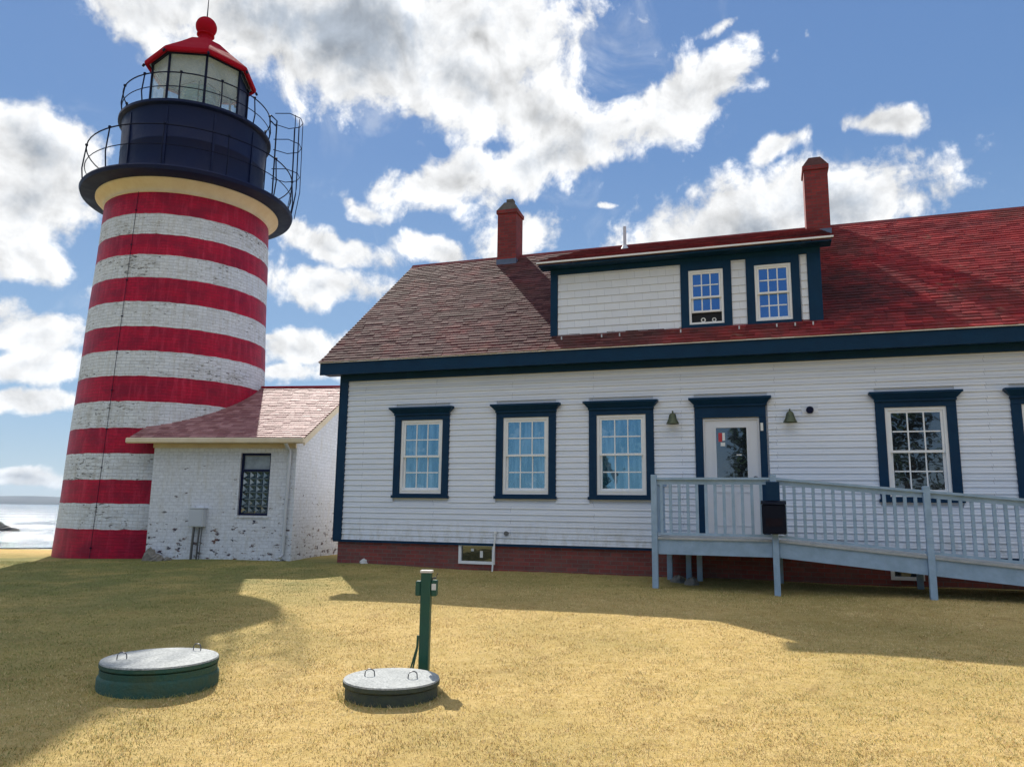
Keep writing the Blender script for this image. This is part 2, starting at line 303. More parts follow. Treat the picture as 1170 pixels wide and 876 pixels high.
M_DRING = mat('dark grey green ring', (.030, .045, .045), .75, var=.9, vscale=14, bump=.5, bscale=50, vdark=(.075, .10, .06))
M_STEEL = mat('dull steel', (.16, .16, .17), .4, .8)
M_GPOST = mat('green post paint', (.004, .075, .055), .45, var=.5, vscale=7, vdark=(.012, .045, .04))
M_BRASS = mat('verdigris bronze', (.10, .12, .07), .45, .5, var=.6, vscale=30)
M_PLAST = mat('grey plastic', (.55, .58, .62), .5)
M_LENS = mat('lens glass', (.45, .62, .60), .08, spec=.8)
M_BIN = mat('black box plastic', (.002, .004, .014), .6, spec=.2)
M_STRED = mat('sticker red', (.5, .03, .04), .5)
M_STWHITE = mat('sticker white', (.75, .75, .72), .5)
M_STONE = mat('pale stone', (.65, .64, .62), .8, var=.4, vscale=20)
M_RUBBLE = mat('crumbling mortar', (.25, .23, .20), .9, var=.7, vscale=15, bump=.6, bscale=30)
def _leaf(g, b):
    g.t.links.new(g.mix(g.attr('tint'), (.012, .03, .012, 1), (.04, .075, .03, 1)), b.inputs['Base Color'])
M_NEEDLE = mat('spruce needles', (.03, .05, .02), .7, build=_leaf)
M_BARK = mat('spruce bark', (.10, .075, .055), .9, var=.5, vscale=8)
def _pane(g, b):
    b.inputs['Transmission Weight'].default_value = 0
    out = [q for q in g.t.nodes if q.type == 'OUTPUT_MATERIAL'][0]
    tr = g.n('ShaderNodeBsdfTransparent'); tr.inputs[0].default_value = (.92, .96, .96, 1)
    df = g.n('ShaderNodeBsdfPrincipled'); df.inputs['Base Color'].default_value = (.72, .80, .86, 1); df.inputs['Roughness'].default_value = .06  # bluish white film: sky reflection painted onto the pane along with salt
    mx = g.n('ShaderNodeMixShader'); n_ = g.noise(g.obj(), 2.2, 6, .7)
    g.t.links.new(g.mapr(n_, .3, .75, .10, .34), mx.inputs[0]); g.t.links.new(tr.outputs[0], mx.inputs[1]); g.t.links.new(df.outputs[0], mx.inputs[2]); g.t.links.new(mx.outputs[0], out.inputs[0])
M_PANE = mat('salt and sky sheen lantern pane', (.5, .6, .6), build=_pane)

# ------------------------------------------------------------ mesh building
class MB:
    """collects geometry in a local frame; base is subtracted so a thing's origin sits on its foot"""
    def __init__(s, base=(0, 0, 0)): s.v = []; s.f = []; s.m = []; s.b = base; s.uv = None; s.tint = None; s.fade = None
    def add(s, vs, fs, mi=0):
        k = len(s.v); s.v += [(x - s.b[0], y - s.b[1], z - s.b[2]) for x, y, z in vs]; s.f += [tuple(k + i for i in f) for f in fs]; s.m += [mi] * len(fs)
    def hexa(s, p, mi=0):   # 8 corners: bottom 0-3 counter-clockwise, top 4-7
        s.add(p, [(3, 2, 1, 0), (4, 5, 6, 7), (0, 1, 5, 4), (1, 2, 6, 5), (2, 3, 7, 6), (3, 0, 4, 7)], mi)
    def box(s, x0, x1, y0, y1, z0, z1, mi=0, c=0.0):
        if x0 > x1: x0, x1 = x1, x0
        if y0 > y1: y0, y1 = y1, y0
        if z0 > z1: z0, z1 = z1, z0
        if c <= 0:
            s.hexa([(x0, y0, z0), (x1, y0, z0), (x1, y1, z0), (x0, y1, z0), (x0, y0, z1), (x1, y0, z1), (x1, y1, z1), (x0, y1, z1)], mi); return
        vs = []; fs = []
        for z, i in ((z0, c), (z0 + c, 0), (z1 - c, 0), (z1, c)):
            for (X, Y, dx, dy) in ((x0, y0, 1, 1), (x1, y0, -1, 1), (x1, y1, -1, -1), (x0, y1, 1, -1)):
                a, b = (X + dx * (c if i == 0 else c + i * .0), Y + dy * (i)), (X + dx * (i), Y + dy * (c))
                p1 = (X + dx * max(c, i), Y + dy * i); p2 = (X + dx * i, Y + dy * max(c, i))
                if i: p1 = (X + dx * c * 1.3, Y + dy * c); p2 = (X + dx * c, Y + dy * c * 1.3)
                pr = (p1, p2) if (dx * dy) < 0 else (p2, p1)
                for q in pr: vs.append((q[0], q[1], z))
        for r in range(3):
            for j in range(8): fs.append((r * 8 + j, r * 8 + (j + 1) % 8, r * 8 + 8 + (j + 1) % 8, r * 8 + 8 + j))
        fs.append(tuple(range(7, -1, -1))); fs.append(tuple(range(24, 32))); s.add(vs, fs, mi)
    def tube(s, pts, r, n=8, mi=0, close=False):
        pts = [Vector(p) for p in pts]; k = len(pts); vs = []; rs = r if isinstance(r, (list, tuple)) else [r] * k
        for i, p in enumerate(pts):
            if close: t = (pts[(i + 1) % k] - pts[i - 1])
            else: t = pts[min(i + 1, k - 1)] - pts[max(i - 1, 0)]
            t.normalize(); a = Vector((0, 0, 1)) if abs(t.z) < .9 else Vector((1, 0, 0)); u = t.cross(a).normalized(); w_ = t.cross(u)
            for j in range(n):
                th = 2 * math.pi * j / n; q = p + (u * math.cos(th) + w_ * math.sin(th)) * rs[i]; vs.append(tuple(q))
        fs = []
        for i in range(k if close else k - 1):
            for j in range(n): a, b = i * n + j, i * n + (j + 1) % n; c, d = ((i + 1) % k) * n + (j + 1) % n, ((i + 1) % k) * n + j; fs.append((a, d, c, b))
        if not close: fs.append(tuple(range(n))); fs.append(tuple(range((k - 1) * n + n - 1, (k - 1) * n - 1, -1)))
        s.add(vs, fs, mi)
    def lathe(s, prof, n=48, cx=0, cy=0, mi=0, cap=True, ph=0.0):
        vs = []
        for r, z in prof:
            for j in range(n): th = 2 * math.pi * j / n + ph; vs.append((cx + r * math.cos(th), cy + r * math.sin(th), z))
        fs = []
        for i in range(len(prof) - 1):
            for j in range(n): fs.append((i * n + j, i * n + (j + 1) % n, (i + 1) * n + (j + 1) % n, (i + 1) * n + j))
        if cap: fs.append(tuple(range(n - 1, -1, -1))); q = (len(prof) - 1) * n; fs.append(tuple(range(q, q + n)))
        s.add(vs, fs, mi)
    def build(s, name, m_, parent=None, smooth=None):
        me = bpy.data.meshes.new(name); me.from_pydata(s.v, [], s.f)
        for q in (m_ if isinstance(m_, (list, tuple)) else [m_]): me.materials.append(q)
        if any(s.m): me.polygons.foreach_set('material_index', s.m)
        for nm in ('tint', 'fade'):
            a = getattr(s, nm)
            if a is not None: at = me.attributes.new(nm, 'FLOAT', 'FACE'); at.data.foreach_set('value', a)
        if s.uv is not None:
            ul = me.uv_layers.new(name='UVMap'); ul.data.foreach_set('uv', s.uv)
        me.update(); me.validate()
        o = bpy.data.objects.new(name, me); col.objects.link(o)
        if parent is not None: o.parent = parent
        if smooth is not None:
            me.polygons.foreach_set('use_smooth', [True] * len(me.polygons)); me.set_sharp_from_angle(angle=R(smooth))
        return o
def thing(name, label, cat, loc=(0, 0, 0), rz=0, group=None):
    o = bpy.data.objects.new(name, None); col.objects.link(o); o.location = loc; o.rotation_euler = (0, 0, rz); o.empty_display_size = .2
    return tag(o, label, cat, group)
def tag(o, label, cat, group=None):
    o['label'] = label; o['category'] = cat
    if group: o['group'] = group
    return o
def struct(o, k='structure'): o['kind'] = k; return o

# house frame: s along the front wall, d back into the house, z measured from eye level
HA = R(-18.4857); HU = Vector((math.cos(HA), math.sin(HA), 0)); HN = Vector((-math.sin(HA), math.cos(HA), 0)); HO = Vector((0, 15.0, 0))
def hw(s, d, z=0): p = HO + HU * s + HN * d; return (p.x, p.y, z + CH)
def h_loc(x, y): q = Vector((x, y, 0)) - HO; return q.dot(HU), q.dot(HN)
def sstep(a, b, x): t = np.clip((x - a) / (b - a), 0, 1); return t * t * (3 - 2 * t)
def ground_z(x, y):      # relative to eye level
    x = np.asarray(x, float); y = np.asarray(y, float)
    d = (x - HO.x) * HN.x + (y - HO.y) * HN.y
    z = -1.235 - .020 * np.clip(-d - 1.5, 0, 14)
    z = z + .06 * np.clip((d + 1.3) / 1.3, 0, 1)                        # banked slightly against the wall
    far = sstep(-6, -11, x); z = z - .09 * far * sstep(15, 19, y)
    z = z + .018 * np.sin(x * .9 + 1.3) * np.sin(y * .7) + .01 * np.sin(x * 2.3 + y * 1.7)
    edge = 21.2 + .10 * np.clip(x + 13, -30, 60) + .4 * np.sin(x * .25)
    edge = np.where(x > -7, edge + (x + 7) * 1.6, edge)
    drop = np.clip((y - edge) / 30, 0, 1); z = z - 14.5 * sstep(0, 1, drop) - .25 * np.clip(y - edge, 0, 4)
    return z
def gz(x, y): return float(ground_z(x, y)) + CH

# ------------------------------------------------------------ setting
def grid_ground():
    xs = np.concatenate([np.linspace(-400, -40, 19)[:-1], np.linspace(-40, -16, 25)[:-1], np.linspace(-16, 16, 161)[:-1], np.linspace(16, 40, 25)[:-1], np.linspace(40, 400, 19)])
    ys = np.concatenate([np.linspace(-400, -20, 20)[:-1], np.linspace(-20, 2, 23)[:-1], np.linspace(2, 30, 141)[:-1], np.linspace(30, 60, 31)[:-1], np.linspace(60, 90, 6)])
    X, Y = np.meshgrid(xs, ys); Z = ground_z(X, Y) + CH
    Z += np.where((Y < 20), .008 * (RNG.random(X.shape) - .5), 0)
    b = MB(); nx = len(xs); b.v = list(zip(X.ravel().tolist(), Y.ravel().tolist(), Z.ravel().tolist()))
    for j in range(len(ys) - 1):
        for i in range(nx - 1): b.f.append((j * nx + i, j * nx + i + 1, (j + 1) * nx + i + 1, (j + 1) * nx + i))
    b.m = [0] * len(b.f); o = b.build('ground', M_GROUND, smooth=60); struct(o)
grid_ground()
SEA = -14.0 + CH
b = MB(); n_ = 64
ring = [(0, 0, SEA)]; fs = []
for k, rr in enumerate((300, 1500, 8000, 40000)):
    for j in range(n_): ring.append((rr * math.cos(2 * math.pi * j / n_), rr * math.sin(2 * math.pi * j / n_), SEA))
for j in range(n_): fs.append((0, 1 + j, 1 + (j + 1) % n_))
for k in range(3):
    for j in range(n_): a = 1 + k * n_; fs.append((a + j, a + n_ + j, a + n_ + (j + 1) % n_, a + (j + 1) % n_))
b.add(ring, fs); struct(b.build('sea', M_SEA))
# far headland across the water
b = MB(); vs = []; fs = []; K_ = 90
for i in range(K_ + 1):
    a = -1.25 + i * 1.6 / K_; D = 7000
    h = 62 + 22 * math.sin(i * .13 + .5) + 7 * math.sin(i * .7) + 3 * random.random(); h *= max(.25, min(1, (K_ - i) / 30))
    cx, cy = math.sin(a), math.cos(a)
    vs += [(cx * D, cy * D, SEA - 1), (cx * (D + 60), cy * (D + 60), SEA + h * .55), (cx * (D + 700), cy * (D + 700), SEA + h * 1.25), (cx * (D + 1500), cy * (D + 1500), SEA - 1)]
for i in range(K_):
    for j in range(3): q = i * 4 + j; fs.append((q, q + 4, q + 5, q + 1))
b.add(vs, fs); struct(b.build('distant_headland', M_LAND, smooth=50))
# black rock in the water, left of the tower
def rock(b, cx, cy, cz, sx, sy, sz, n=7, rows=14, seed=1):
    rn = random.Random(seed); vs = []; fs = []
    for i in range(n + 1):
        ph = math.pi / 2 * i / n
        for j in range(rows):
            th = 2 * math.pi * j / rows; k = .8 + .4 * rn.random(); k = 1 if i == n else k
            vs.append((cx + sx * math.cos(th) * math.cos(ph) * k, cy + sy * math.sin(th) * math.cos(ph) * k, cz + sz * math.sin(ph) * (.8 + .3 * rn.random())))
    for i in range(n):
        for j in range(rows): fs.append((i * rows + j, i * rows + (j + 1) % rows, (i + 1) * rows + (j + 1) % rows, (i + 1) * rows + j))
    b.add(vs, fs)
g0 = Vector((-252, 386, SEA))
b = MB(tuple(g0)); rock(b, g0.x - 2.5, g0.y, SEA - .3, 7, 4, 3.2, seed=3); rock(b, g0.x - 7, g0.y + 1, SEA - .3, 6, 5, 4.9, seed=5); rock(b, g0.x + 3.2, g0.y, SEA - .3, 4.5, 3, 1.6, seed=8)
o = b.build('sea_rock', M_ROCK); o.location = g0; tag(o, 'black rock ledge rising from the glittering water left of the tower', 'rock')
g1 = Vector((-205, 378, SEA)); b = MB(tuple(g1)); rock(b, g1.x, g1.y, SEA - .2, 3.2, 1.5, .7, seed=11)
o = b.build('sea_rock', M_ROCK); o.location = g1; tag(o, 'tiny low rock awash just right of the black rock ledge', 'rock')

# ------------------------------------------------------------ lighthouse
TX, TY, TB = -8.98, 20.0, -1.32
tower = thing('lighthouse', 'round brick lighthouse with red and white bands and a red topped lantern', 'lighthouse', (TX, TY, TB + CH))
def trad(z): return 2.4267 - .0375 * (z + 1.3)
TV = math.atan2(-TY, -TX)            # direction from the tower towards the camera
def T(): return MB((0, 0, TB))
bands = [-1.5, -.585, 0.0, .545, 1.155, 1.755, 2.385, 2.995, 3.61, 4.215, 4.84, 5.45, 6.035, 6.57, 7.11, 7.68]
b = T(); n_ = 240; zs = []; sl = []
for i in range(len(bands) - 1):
    k = 3
    for j in range(k): zs.append(bands[i] + (bands[i + 1] - bands[i]) * j / k); sl.append(0 if i % 2 == 0 else 1)
zs.append(bands[-1])
for z in zs:
    for j in range(n_):
        th = 2 * math.pi * j / n_; rr = trad(z) + .006 * math.sin(3 * th + z * 2); wob = .004 * math.sin(17 * th + z * 9) + .003 * math.sin(41 * th + z * 23) + random.uniform(-.003, .003); b.v.append((rr * math.cos(th), rr * math.sin(th), z - TB + wob * (-1.3 < z < 7.6)))
uv = []
for i in range(len(zs) - 1):
    for j in range(n_):
        b.f.append((i * n_ + j, i * n_ + (j + 1) % n_, (i + 1) * n_ + (j + 1) % n_, (i + 1) * n_ + j)); b.m.append(sl[i])
        u0, u1 = j / n_ * 14.08, (j + 1) / n_ * 14.08; uv += [u0, zs[i], u1, zs[i], u1, zs[i + 1], u0, zs[i + 1]]
b.uv = uv; b.build('wall', [M_TR, M_TW], tower, smooth=40)
b = T(); b.lathe([(2.085, 7.68), (2.11, 7.70), (2.11, 7.74), (2.11, 7.76), (2.15, 7.81), (2.24, 7.89), (2.31, 7.93), (2.33, 7.95), (2.33, 7.99)], 96, cap=False); b.build('cornice', M_CREAM, tower, smooth=50)
b = T(); b.lathe([(1.9, 7.98), (2.36, 7.985), (2.64, 8.02), (2.69, 8.04), (2.72, 8.12), (2.70, 8.16), (1.8, 8.17)], 72, cap=False)
b.build('gallery_deck', M_IRONB, tower, smooth=40)
b = T(); b.lathe([(1.90, 8.16), (1.90, 8.38), (1.86, 8.46), (1.855, 9.25), (1.87, 9.27), (1.87, 9.31), (1.86, 9.33), (1.88, 10.08), (1.90, 10.16)], 72, cap=False)
for j in range(10):
    th = TV + 2 * math.pi * (j + .35) / 10; c, s_ = math.cos(th), math.sin(th); P = lambda r, t, z: (r * c - t * s_, r * s_ + t * c, z)
    b.hexa([P(1.86, -.03, 8.44), P(1.885, -.03, 8.44), P(1.885, .03, 8.44), P(1.86, .03, 8.44), P(1.86, -.03, 10.1), P(1.895, -.03, 10.1), P(1.895, .03, 10.1), P(1.86, .03, 10.1)])
b.build('watch_room', M_IRONB, tower, smooth=40)
b = T(); b.lathe([(1.7, 10.15), (1.93, 10.16), (1.99, 10.20), (1.99, 10.27), (1.3, 10.30)], 72, cap=False); b.build('upper_gallery_deck', M_IRONB, tower, smooth=40)
def ringpts(r, z, a0=0, a1=2 * math.pi, n=64): return [(r * math.cos(a0 + (a1 - a0) * i / n), r * math.sin(a0 + (a1 - a0) * i / n), z) for i in range(n if a1 - a0 > 6.28 else n + 1)]
for (rr, z0, z1, mids, npost, nm) in ((2.64, 8.15, 9.22, (8.70,), 11, 'lower_railing'), (1.93, 10.24, 11.03, (10.64,), 12, 'upper_railing')):
    b = T(); b.tube(ringpts(rr, z1), .017, 6, close=True)
    for zm in mids: b.tube(ringpts(rr, zm), .012, 6, close=True)
    rl = b.build(nm, M_IRON, tower)
    for j in range(npost):
        th = TV + 2 * math.pi * (j + .5) / npost; c, s_ = math.cos(th), math.sin(th)
        p = T(); p.tube([((rr - .0) * c, rr * s_, z0), ((rr + .05) * c, (rr + .05) * s_, (z0 + z1) / 2 - .1), (rr * c, rr * s_, z1)], .017, 6)
        p.lathe([(.0, z1 - .02), (.038, z1), (.038, z1 + .04), (0, z1 + .065)], 8, rr * c, rr * s_)
        if nm == 'lower_railing' and j % 2 == 0: p.tube([(rr * c, rr * s_, z0 + .05), ((rr - .35) * c, (rr - .35) * s_, z0 + .01)], .014, 6)
        p.build('railing_post', M_IRON, rl)
# ladder cage on the right, from the gallery up to the lantern deck
LA = TV + R(84)
def pol(r, a, z): return (r * math.cos(a), r * math.sin(a), z)
b = T()
for da in (-.09, .09): b.tube([pol(2.12, LA + da, 8.17), pol(2.12, LA + da, 11.0), pol(1.95, LA + da, 11.15)], .02, 6)
for k in range(9): b.tube([pol(2.12, LA - .09, 8.55 + k * .28), pol(2.12, LA + .09, 8.55 + k * .28)], .012, 6)
lad = b.build('ladder', M_IRON, tower)
b = T()
for z in (9.45, 10.35, 11.15):
    b.tube([pol(2.08, LA - .16, z), pol(2.5, LA - .19, z), pol(2.78, LA - .10, z), pol(2.84, LA, z), pol(2.78, LA + .10, z), pol(2.5, LA + .19, z), pol(2.08, LA + .16, z)], .012, 6)
for da in (-.16, -.08, 0, .08, .16):
    rr = 2.84 - abs(da) * 1.2; b.tube([pol(rr - .08, LA + da, 8.17), pol(rr + .03, LA + da, 9.0), pol(rr, LA + da, 11.15)], .011, 6)
b.build('ladder_cage', M_IRON, tower)
# lantern
PH = TV + R(4)
def octp(r, z, k): return pol(r, PH + k * math.pi / 4, z)
b = T(); b.lathe([(1.32, 10.28), (1.32, 10.42), (1.27, 10.44)], 8, cap=False, ph=PH); b.lathe([(1.27, 12.0), (1.32, 12.02), (1.32, 12.12)], 8, cap=False, ph=PH)
for k in range(8): b.tube([octp(1.27, 10.4, k), octp(1.27, 12.06, k)], .032, 6)
lf = b.build('lantern_frame', M_IRON, tower)
for k in range(8):
    b = T(); p0, p1 = octp(1.25, 10.44, k), octp(1.25, 10.44, k + 1); q0, q1 = octp(1.25, 12.02, k), octp(1.25, 12.02, k + 1)
    e = [Vector(x) for x in (p0, p1, q1, q0)]; nrm = (e[1] - e[0]).cross(e[3] - e[0]).normalized() * .01
    b.hexa([tuple(e[0]), tuple(e[1]), tuple(e[1] - nrm), tuple(e[0] - nrm), tuple(e[3]), tuple(e[2]), tuple(e[2] - nrm), tuple(e[3] - nrm)])
    dk = (k % 8) in (1,)
    b.build('steel_panel' if dk else 'lantern_pane', M_IRONB if dk else M_PANE, tower)
b = T(); b.lathe([(1.38, 12.00), (1.47, 11.99), (1.49, 12.03), (1.49, 12.10), (1.38, 12.20), (.90, 12.62), (.52, 12.98), (.44, 13.02), (.30, 13.05)], 8, cap=False, ph=PH)
b.build('lantern_roof', M_LRED, tower)
b = T(); b.lathe([(1.37, 12.04), (.9, 12.40), (.40, 12.72), (.02, 12.74)], 8, cap=False, ph=PH); b.build('lantern_ceiling', mat('ceiling grey', (.66, .72, .80), .6), tower)
for k in range(8): b = T(); b.tube([octp(1.49, 12.0, k), octp(1.52, 11.93, k)], .035, 6); b.build('gutter_spout', M_IRON, tower)
b = T(); b.lathe([(.30, 13.03), (.30, 13.10), (.22, 13.14), (.17, 13.22), (.17, 13.32), (.24, 13.34), (.24, 13.37), (.17, 13.40)], 24, cap=False)
b.lathe([(.001 + .29 * math.sin(math.pi * i / 14), 13.62 - .29 * math.cos(math.pi * i / 14)) for i in range(15)], 24, cap=False); b.build('ventilator_ball', M_LRED, tower, smooth=60)
b = T(); b.tube([(0, 0, 13.88), (0, 0, 14.9)], [.018, .006], 6); b.build('lightning_rod', M_IRON, tower)
b = T()
b.lathe([(.30, 10.3), (.34, 10.35), (.22, 10.6), (.34, 10.62)], 20, cap=False, mi=1)
prof = [(.34, 10.62)]
for k in range(9): z = 10.64 + k * .11; rr = .40 + .10 * math.sin(math.pi * (k + .5) / 9); prof += [(rr, z), (rr + .05, z + .05), (rr, z + .10)]
b.lathe(prof, 24, cap=True, mi=0)
for k in range(5): a = k * 2 * math.pi / 5; b.tube([pol(.52, a, 10.62), pol(.55, a, 11.6), pol(.2, a, 11.85)], .018, 6, mi=1)
b.build('lens', [M_LENS, M_BRASS], tower)
b = T(); a0 = TV - .62
b.tube([pol(trad(z) + .012, a0 - .03 * (7.6 - z) / 9, z) for z in np.linspace(-1.3, 7.7, 24)], .005, 6)
for z in np.linspace(-1, 7.2, 10): q = pol(trad(z) + .01, a0 - .03 * (7.6 - z) / 9, z); b.box(q[0] - .02, q[0] + .02, q[1] - .02, q[1] + .02, z - .01, z + .01)
b.build('grounding_cable', M_IRON, tower)

# ------------------------------------------------------------ shingles
def shingle_field(mb, org, us, up, s0, s1, t0, t1, exp=.122, wd=.22, thick=.015, skip=None, fade=lambda s, t: 0.0):
    """individual shingles on a slope: org + us*s + up*t (up points up the slope)"""
    org = Vector(org); us = Vector(us); up = Vector(up).normalized(); nr = us.cross(up).normalized()
    if mb.tint is None: mb.tint = []; mb.fade = []
    t = t0; row = 0
    while t < t1:
        s = s0 - random.random() * wd; row += 1; rt = random.random() * .25
        while s < s1:
            w_ = wd * random.uniform(.6, 1.35); a, c = max(s, s0), min(s + w_ - .004, s1)
            te = min(t + exp * 1.12, t1); mid = (a + c) / 2
            if c - a > .02 and not (skip and skip(a, c, t, te)):
                h = thick * random.uniform(.75, 1.4); lo = t + random.uniform(-.006, .004)
                p = lambda ss, tt, hh: tuple(org + us * ss + up * tt + nr * hh)
                mb.add([p(a, lo, 0), p(c, lo, 0), p(c, te, -.004), p(a, te, -.004), p(a, lo, h), p(c, lo, h), p(c, te, .002), p(a, te, .002)],
                       [(4, 5, 6, 7), (0, 1, 5, 4), (1, 2, 6, 5), (3, 0, 4, 7)])
                tv = min(1, max(0, random.random() * .75 + rt)); fv = fade(mid, t); mb.tint += [tv] * 4; mb.fade += [fv] * 4
            s += w_
        t += exp

# ------------------------------------------------------------ brick shed between tower and house
SA = R(-8.0); SU = Vector((math.cos(SA), math.sin(SA), 0)); SB = Vector((-math.sin(SA), math.cos(SA), 0)); SC = Vector((-4.77, 16.91, 0))
shed = thing('brick_shed', 'low white brick shed with peeling paint joining the tower to the house', 'shed', (SC.x, SC.y, -1.22 + CH), SA)
def S(): return MB((0, 0, -.07))        # shed-local z = 0 at its wall foot (eye level - 1.15)
EZ, TS = 2.60, math.tan(R(27)); RB = 2.95
b = S()
W0, W1, Z0w, Z1w = -1.31, -.595, .93, 2.31
b.box(-3.42, W0, 0, .25, -.3, 2.52); b.box(W1, 0, 0, .25, -.3, 2.52); b.box(W0, W1, 0, .25, -.3, Z0w); b.box(W0, W1, 0, .25, Z1w, 2.52)
b.hexa([(-.25, .25, -.3), (0, .25, -.3), (0, 5.6, -.3), (-.25, 5.6, -.3), (-.25, .25, 2.52), (0, .25, 2.52), (0, 5.6, 2.52), (-.25, 5.6, 2.52)])
b.hexa([(-.25, .0, 2.521), (0, .0, 2.521), (0, 5.6, 2.521), (-.25, 5.6, 2.521), (-.25, RB - .1, 2.52 + (RB - .1) * TS), (0, RB - .1, 2.52 + (RB - .1) * TS), (0, RB + .1, 2.52 + (RB - .1) * TS), (-.25, RB + .1, 2.52 + (RB - .1) * TS)])
b.box(-3.42, -3.17, .25, 5.6, -.3, 2.52); b.box(-3.17, -.25, 5.35, 5.6, -.3, 2.52)
b.build('wall', M_SHED, shed)
b = S(); th = .09; e0, e1 = -.27, 0
for sgn in (0, 1):
    y0, y1 = (-.27, RB) if sgn == 0 else (5.87, RB)
    b.hexa([(-3.85, y0, EZ - .03), (.26, y0, EZ - .03), (.26, y1, EZ + (RB + .27) * TS - .03), (-3.85, y1, EZ + (RB + .27) * TS - .03),
            (-3.85, y0, EZ + .03), (.26, y0, EZ + .03), (.26, y1, EZ + (RB + .27) * TS + .03), (-3.85, y1, EZ + (RB + .27) * TS + .03)])
rf = b.build('roof', M_UNDER, shed)
b = S(); shingle_field(b, (0, -.29, EZ + .032), (1, 0, 0), (0, 1, TS), -3.87, .29, 0, (RB + .29) / math.cos(R(27)), exp=.13, wd=.20, fade=lambda s, t: .38); b.build('shingles', mat('faded pinkish shingles', (.3, .12, .12), .7, build=_shing2), rf)
b = S(); b.box(-3.88, .28, RB - .08, RB + .08, EZ + (RB + .27) * TS + .02, EZ + (RB + .27) * TS + .06); b.build('ridge_cap', M_LRED, rf)
b = S(); b.box(-3.9, .30, -.40, -.275, EZ - .10, EZ + .02, c=.02); b.build('gutter', M_CREAM, shed)
b = S(); b.hexa([(.262, -.27, EZ - .14), (.29, -.27, EZ - .14), (.29, RB, EZ + (RB + .27) * TS - .14), (.262, RB, EZ + (RB + .27) * TS - .14),
                 (.262, -.27, EZ + .02), (.29, -.27, EZ + .02), (.29, RB, EZ + (RB + .27) * TS + .02), (.262, RB, EZ + (RB + .27) * TS + .02)]); 
b.box(-3.42, .0, -.06, -.002, 2.42, 2.515); b.build('bargeboard', M_CREAM, shed)
wn_ = S(); 
for (a, c, e, f_) in ((W0, W0 + .045, Z0w, Z1w), (W1 - .045, W1, Z0w, Z1w), (W0 + .045, W1 - .045, Z0w, Z0w + .05), (W0 + .045, W1 - .045, Z1w - .05, Z1w), (W0 + .045, W1 - .045, 1.90, 1.95)):
    wn_.box(a, c, .06, .13, e, f_)
win = wn_.build('window', M_IRONB, shed)
b = S(); b.box(W0 + .045, W1 - .045, .11, .12, 1.95, Z1w - .05); b.build('plastic_panel', mat('fogged panel', (.32, .38, .44), .5, var=.7, vscale=7), win)
b = S(); cols, rows = 4, 6; wx = (W1 - W0 - .09) / cols; hz = (1.90 - Z0w - .05) / rows     # glass-block panel
for i in range(cols):
    for j in range(rows):
        x0 = W0 + .045 + i * wx; z0 = Z0w + .05 + j * hz; g_ = .008
        vs = [(x0 + g_, .09, z0 + g_), (x0 + wx - g_, .09, z0 + g_), (x0 + wx - g_, .09, z0 + hz - g_), (x0 + g_, .09, z0 + hz - g_), (x0 + wx * .5, .135, z0 + hz * .45)]
        b.add(vs, [(0, 1, 4), (1, 2, 4), (2, 3, 4), (3, 0, 4)])
b.box(W0 + .045, W1 - .045, .14, .15, Z0w + .05, 1.90); b.build('pane', mat('glass block', (.05, .08, .10), build=_glass((.04, .065, .08), .12, (.75, .9, 1))), win)
b = S(); b.box(W0 - .03, W1 + .03, -.03, .06, Z0w - .05, Z0w); b.build('sill', M_SHED, win)
b = S(); b.tube([(-.13, -.33, 2.52), (-.13, -.20, 2.42), (-.13, -.06, 2.33), (-.15, -.05, 1.2), (-.17, -.05, .12), (-.17, -.16, .03)], .038, 10); 
for z in (.5, 1.3, 2.1): b.box(-.20, -.09, -.055, -.002, z, z + .03)
b.build('downspout', M_PLAST, shed, smooth=50)
def sw(s, bb, z): p = SC + SU * s + SB * bb; return (p.x, p.y, z)
p = sw(-2.17, 0, 0); um = thing('meter_box', 'pale grey utility box on conduits against the white shed wall', 'utility box', (p[0], p[1], gz(p[0], p[1])), SA)
U = lambda: MB((-2.17, 0, -.06))
b = U(); b.box(-2.36, -2.02, -.17, -.003, .64, 1.04, c=.012); b.box(-2.375, -2.005, -.185, -.001, 1.041, 1.06); b.build('cabinet', M_PLAST, um)
b = U(); b.box(-2.34, -2.04, -.178, -.171, .67, 1.01); b.build('cabinet_door', mat('box door grey', (.48, .51, .56), .4), um)
for x, rr in ((-2.25, .028), (-2.12, .02), (-2.06, .012)):
    b = U(); b.tube([(x, -.09, .64), (x - .015, -.09, .3), (x - .03, -.08, -.1)], rr, 8); b.build('conduit', M_STEEL, um)
p = sw(-3.25, -.22, 0)
for k, (dx, dy, sz, hh) in enumerate(((0, 0, .16, .30), (.20, .05, .17, .17), (.42, .0, .10, .10))):
    q = sw(-3.22 + dx, -.14 - dy, 0); g = gz(q[0], q[1]); b = MB((q[0], q[1], g)); rock(b, q[0], q[1], g - .03, sz, sz * .8, hh, 5, 11, seed=20 + k)
    o = b.build('rubble_lump', M_RUBBLE); o.location = (q[0], q[1], g)
    tag(o, ('tallest crumbly mortar lump where the shed wall meets the tower', 'middle mortar lump beside the tallest one at the shed foot', 'smallest mortar lump, nearest the utility box on the shed')[k], 'rubble', 'mortar lumps at the shed foot')

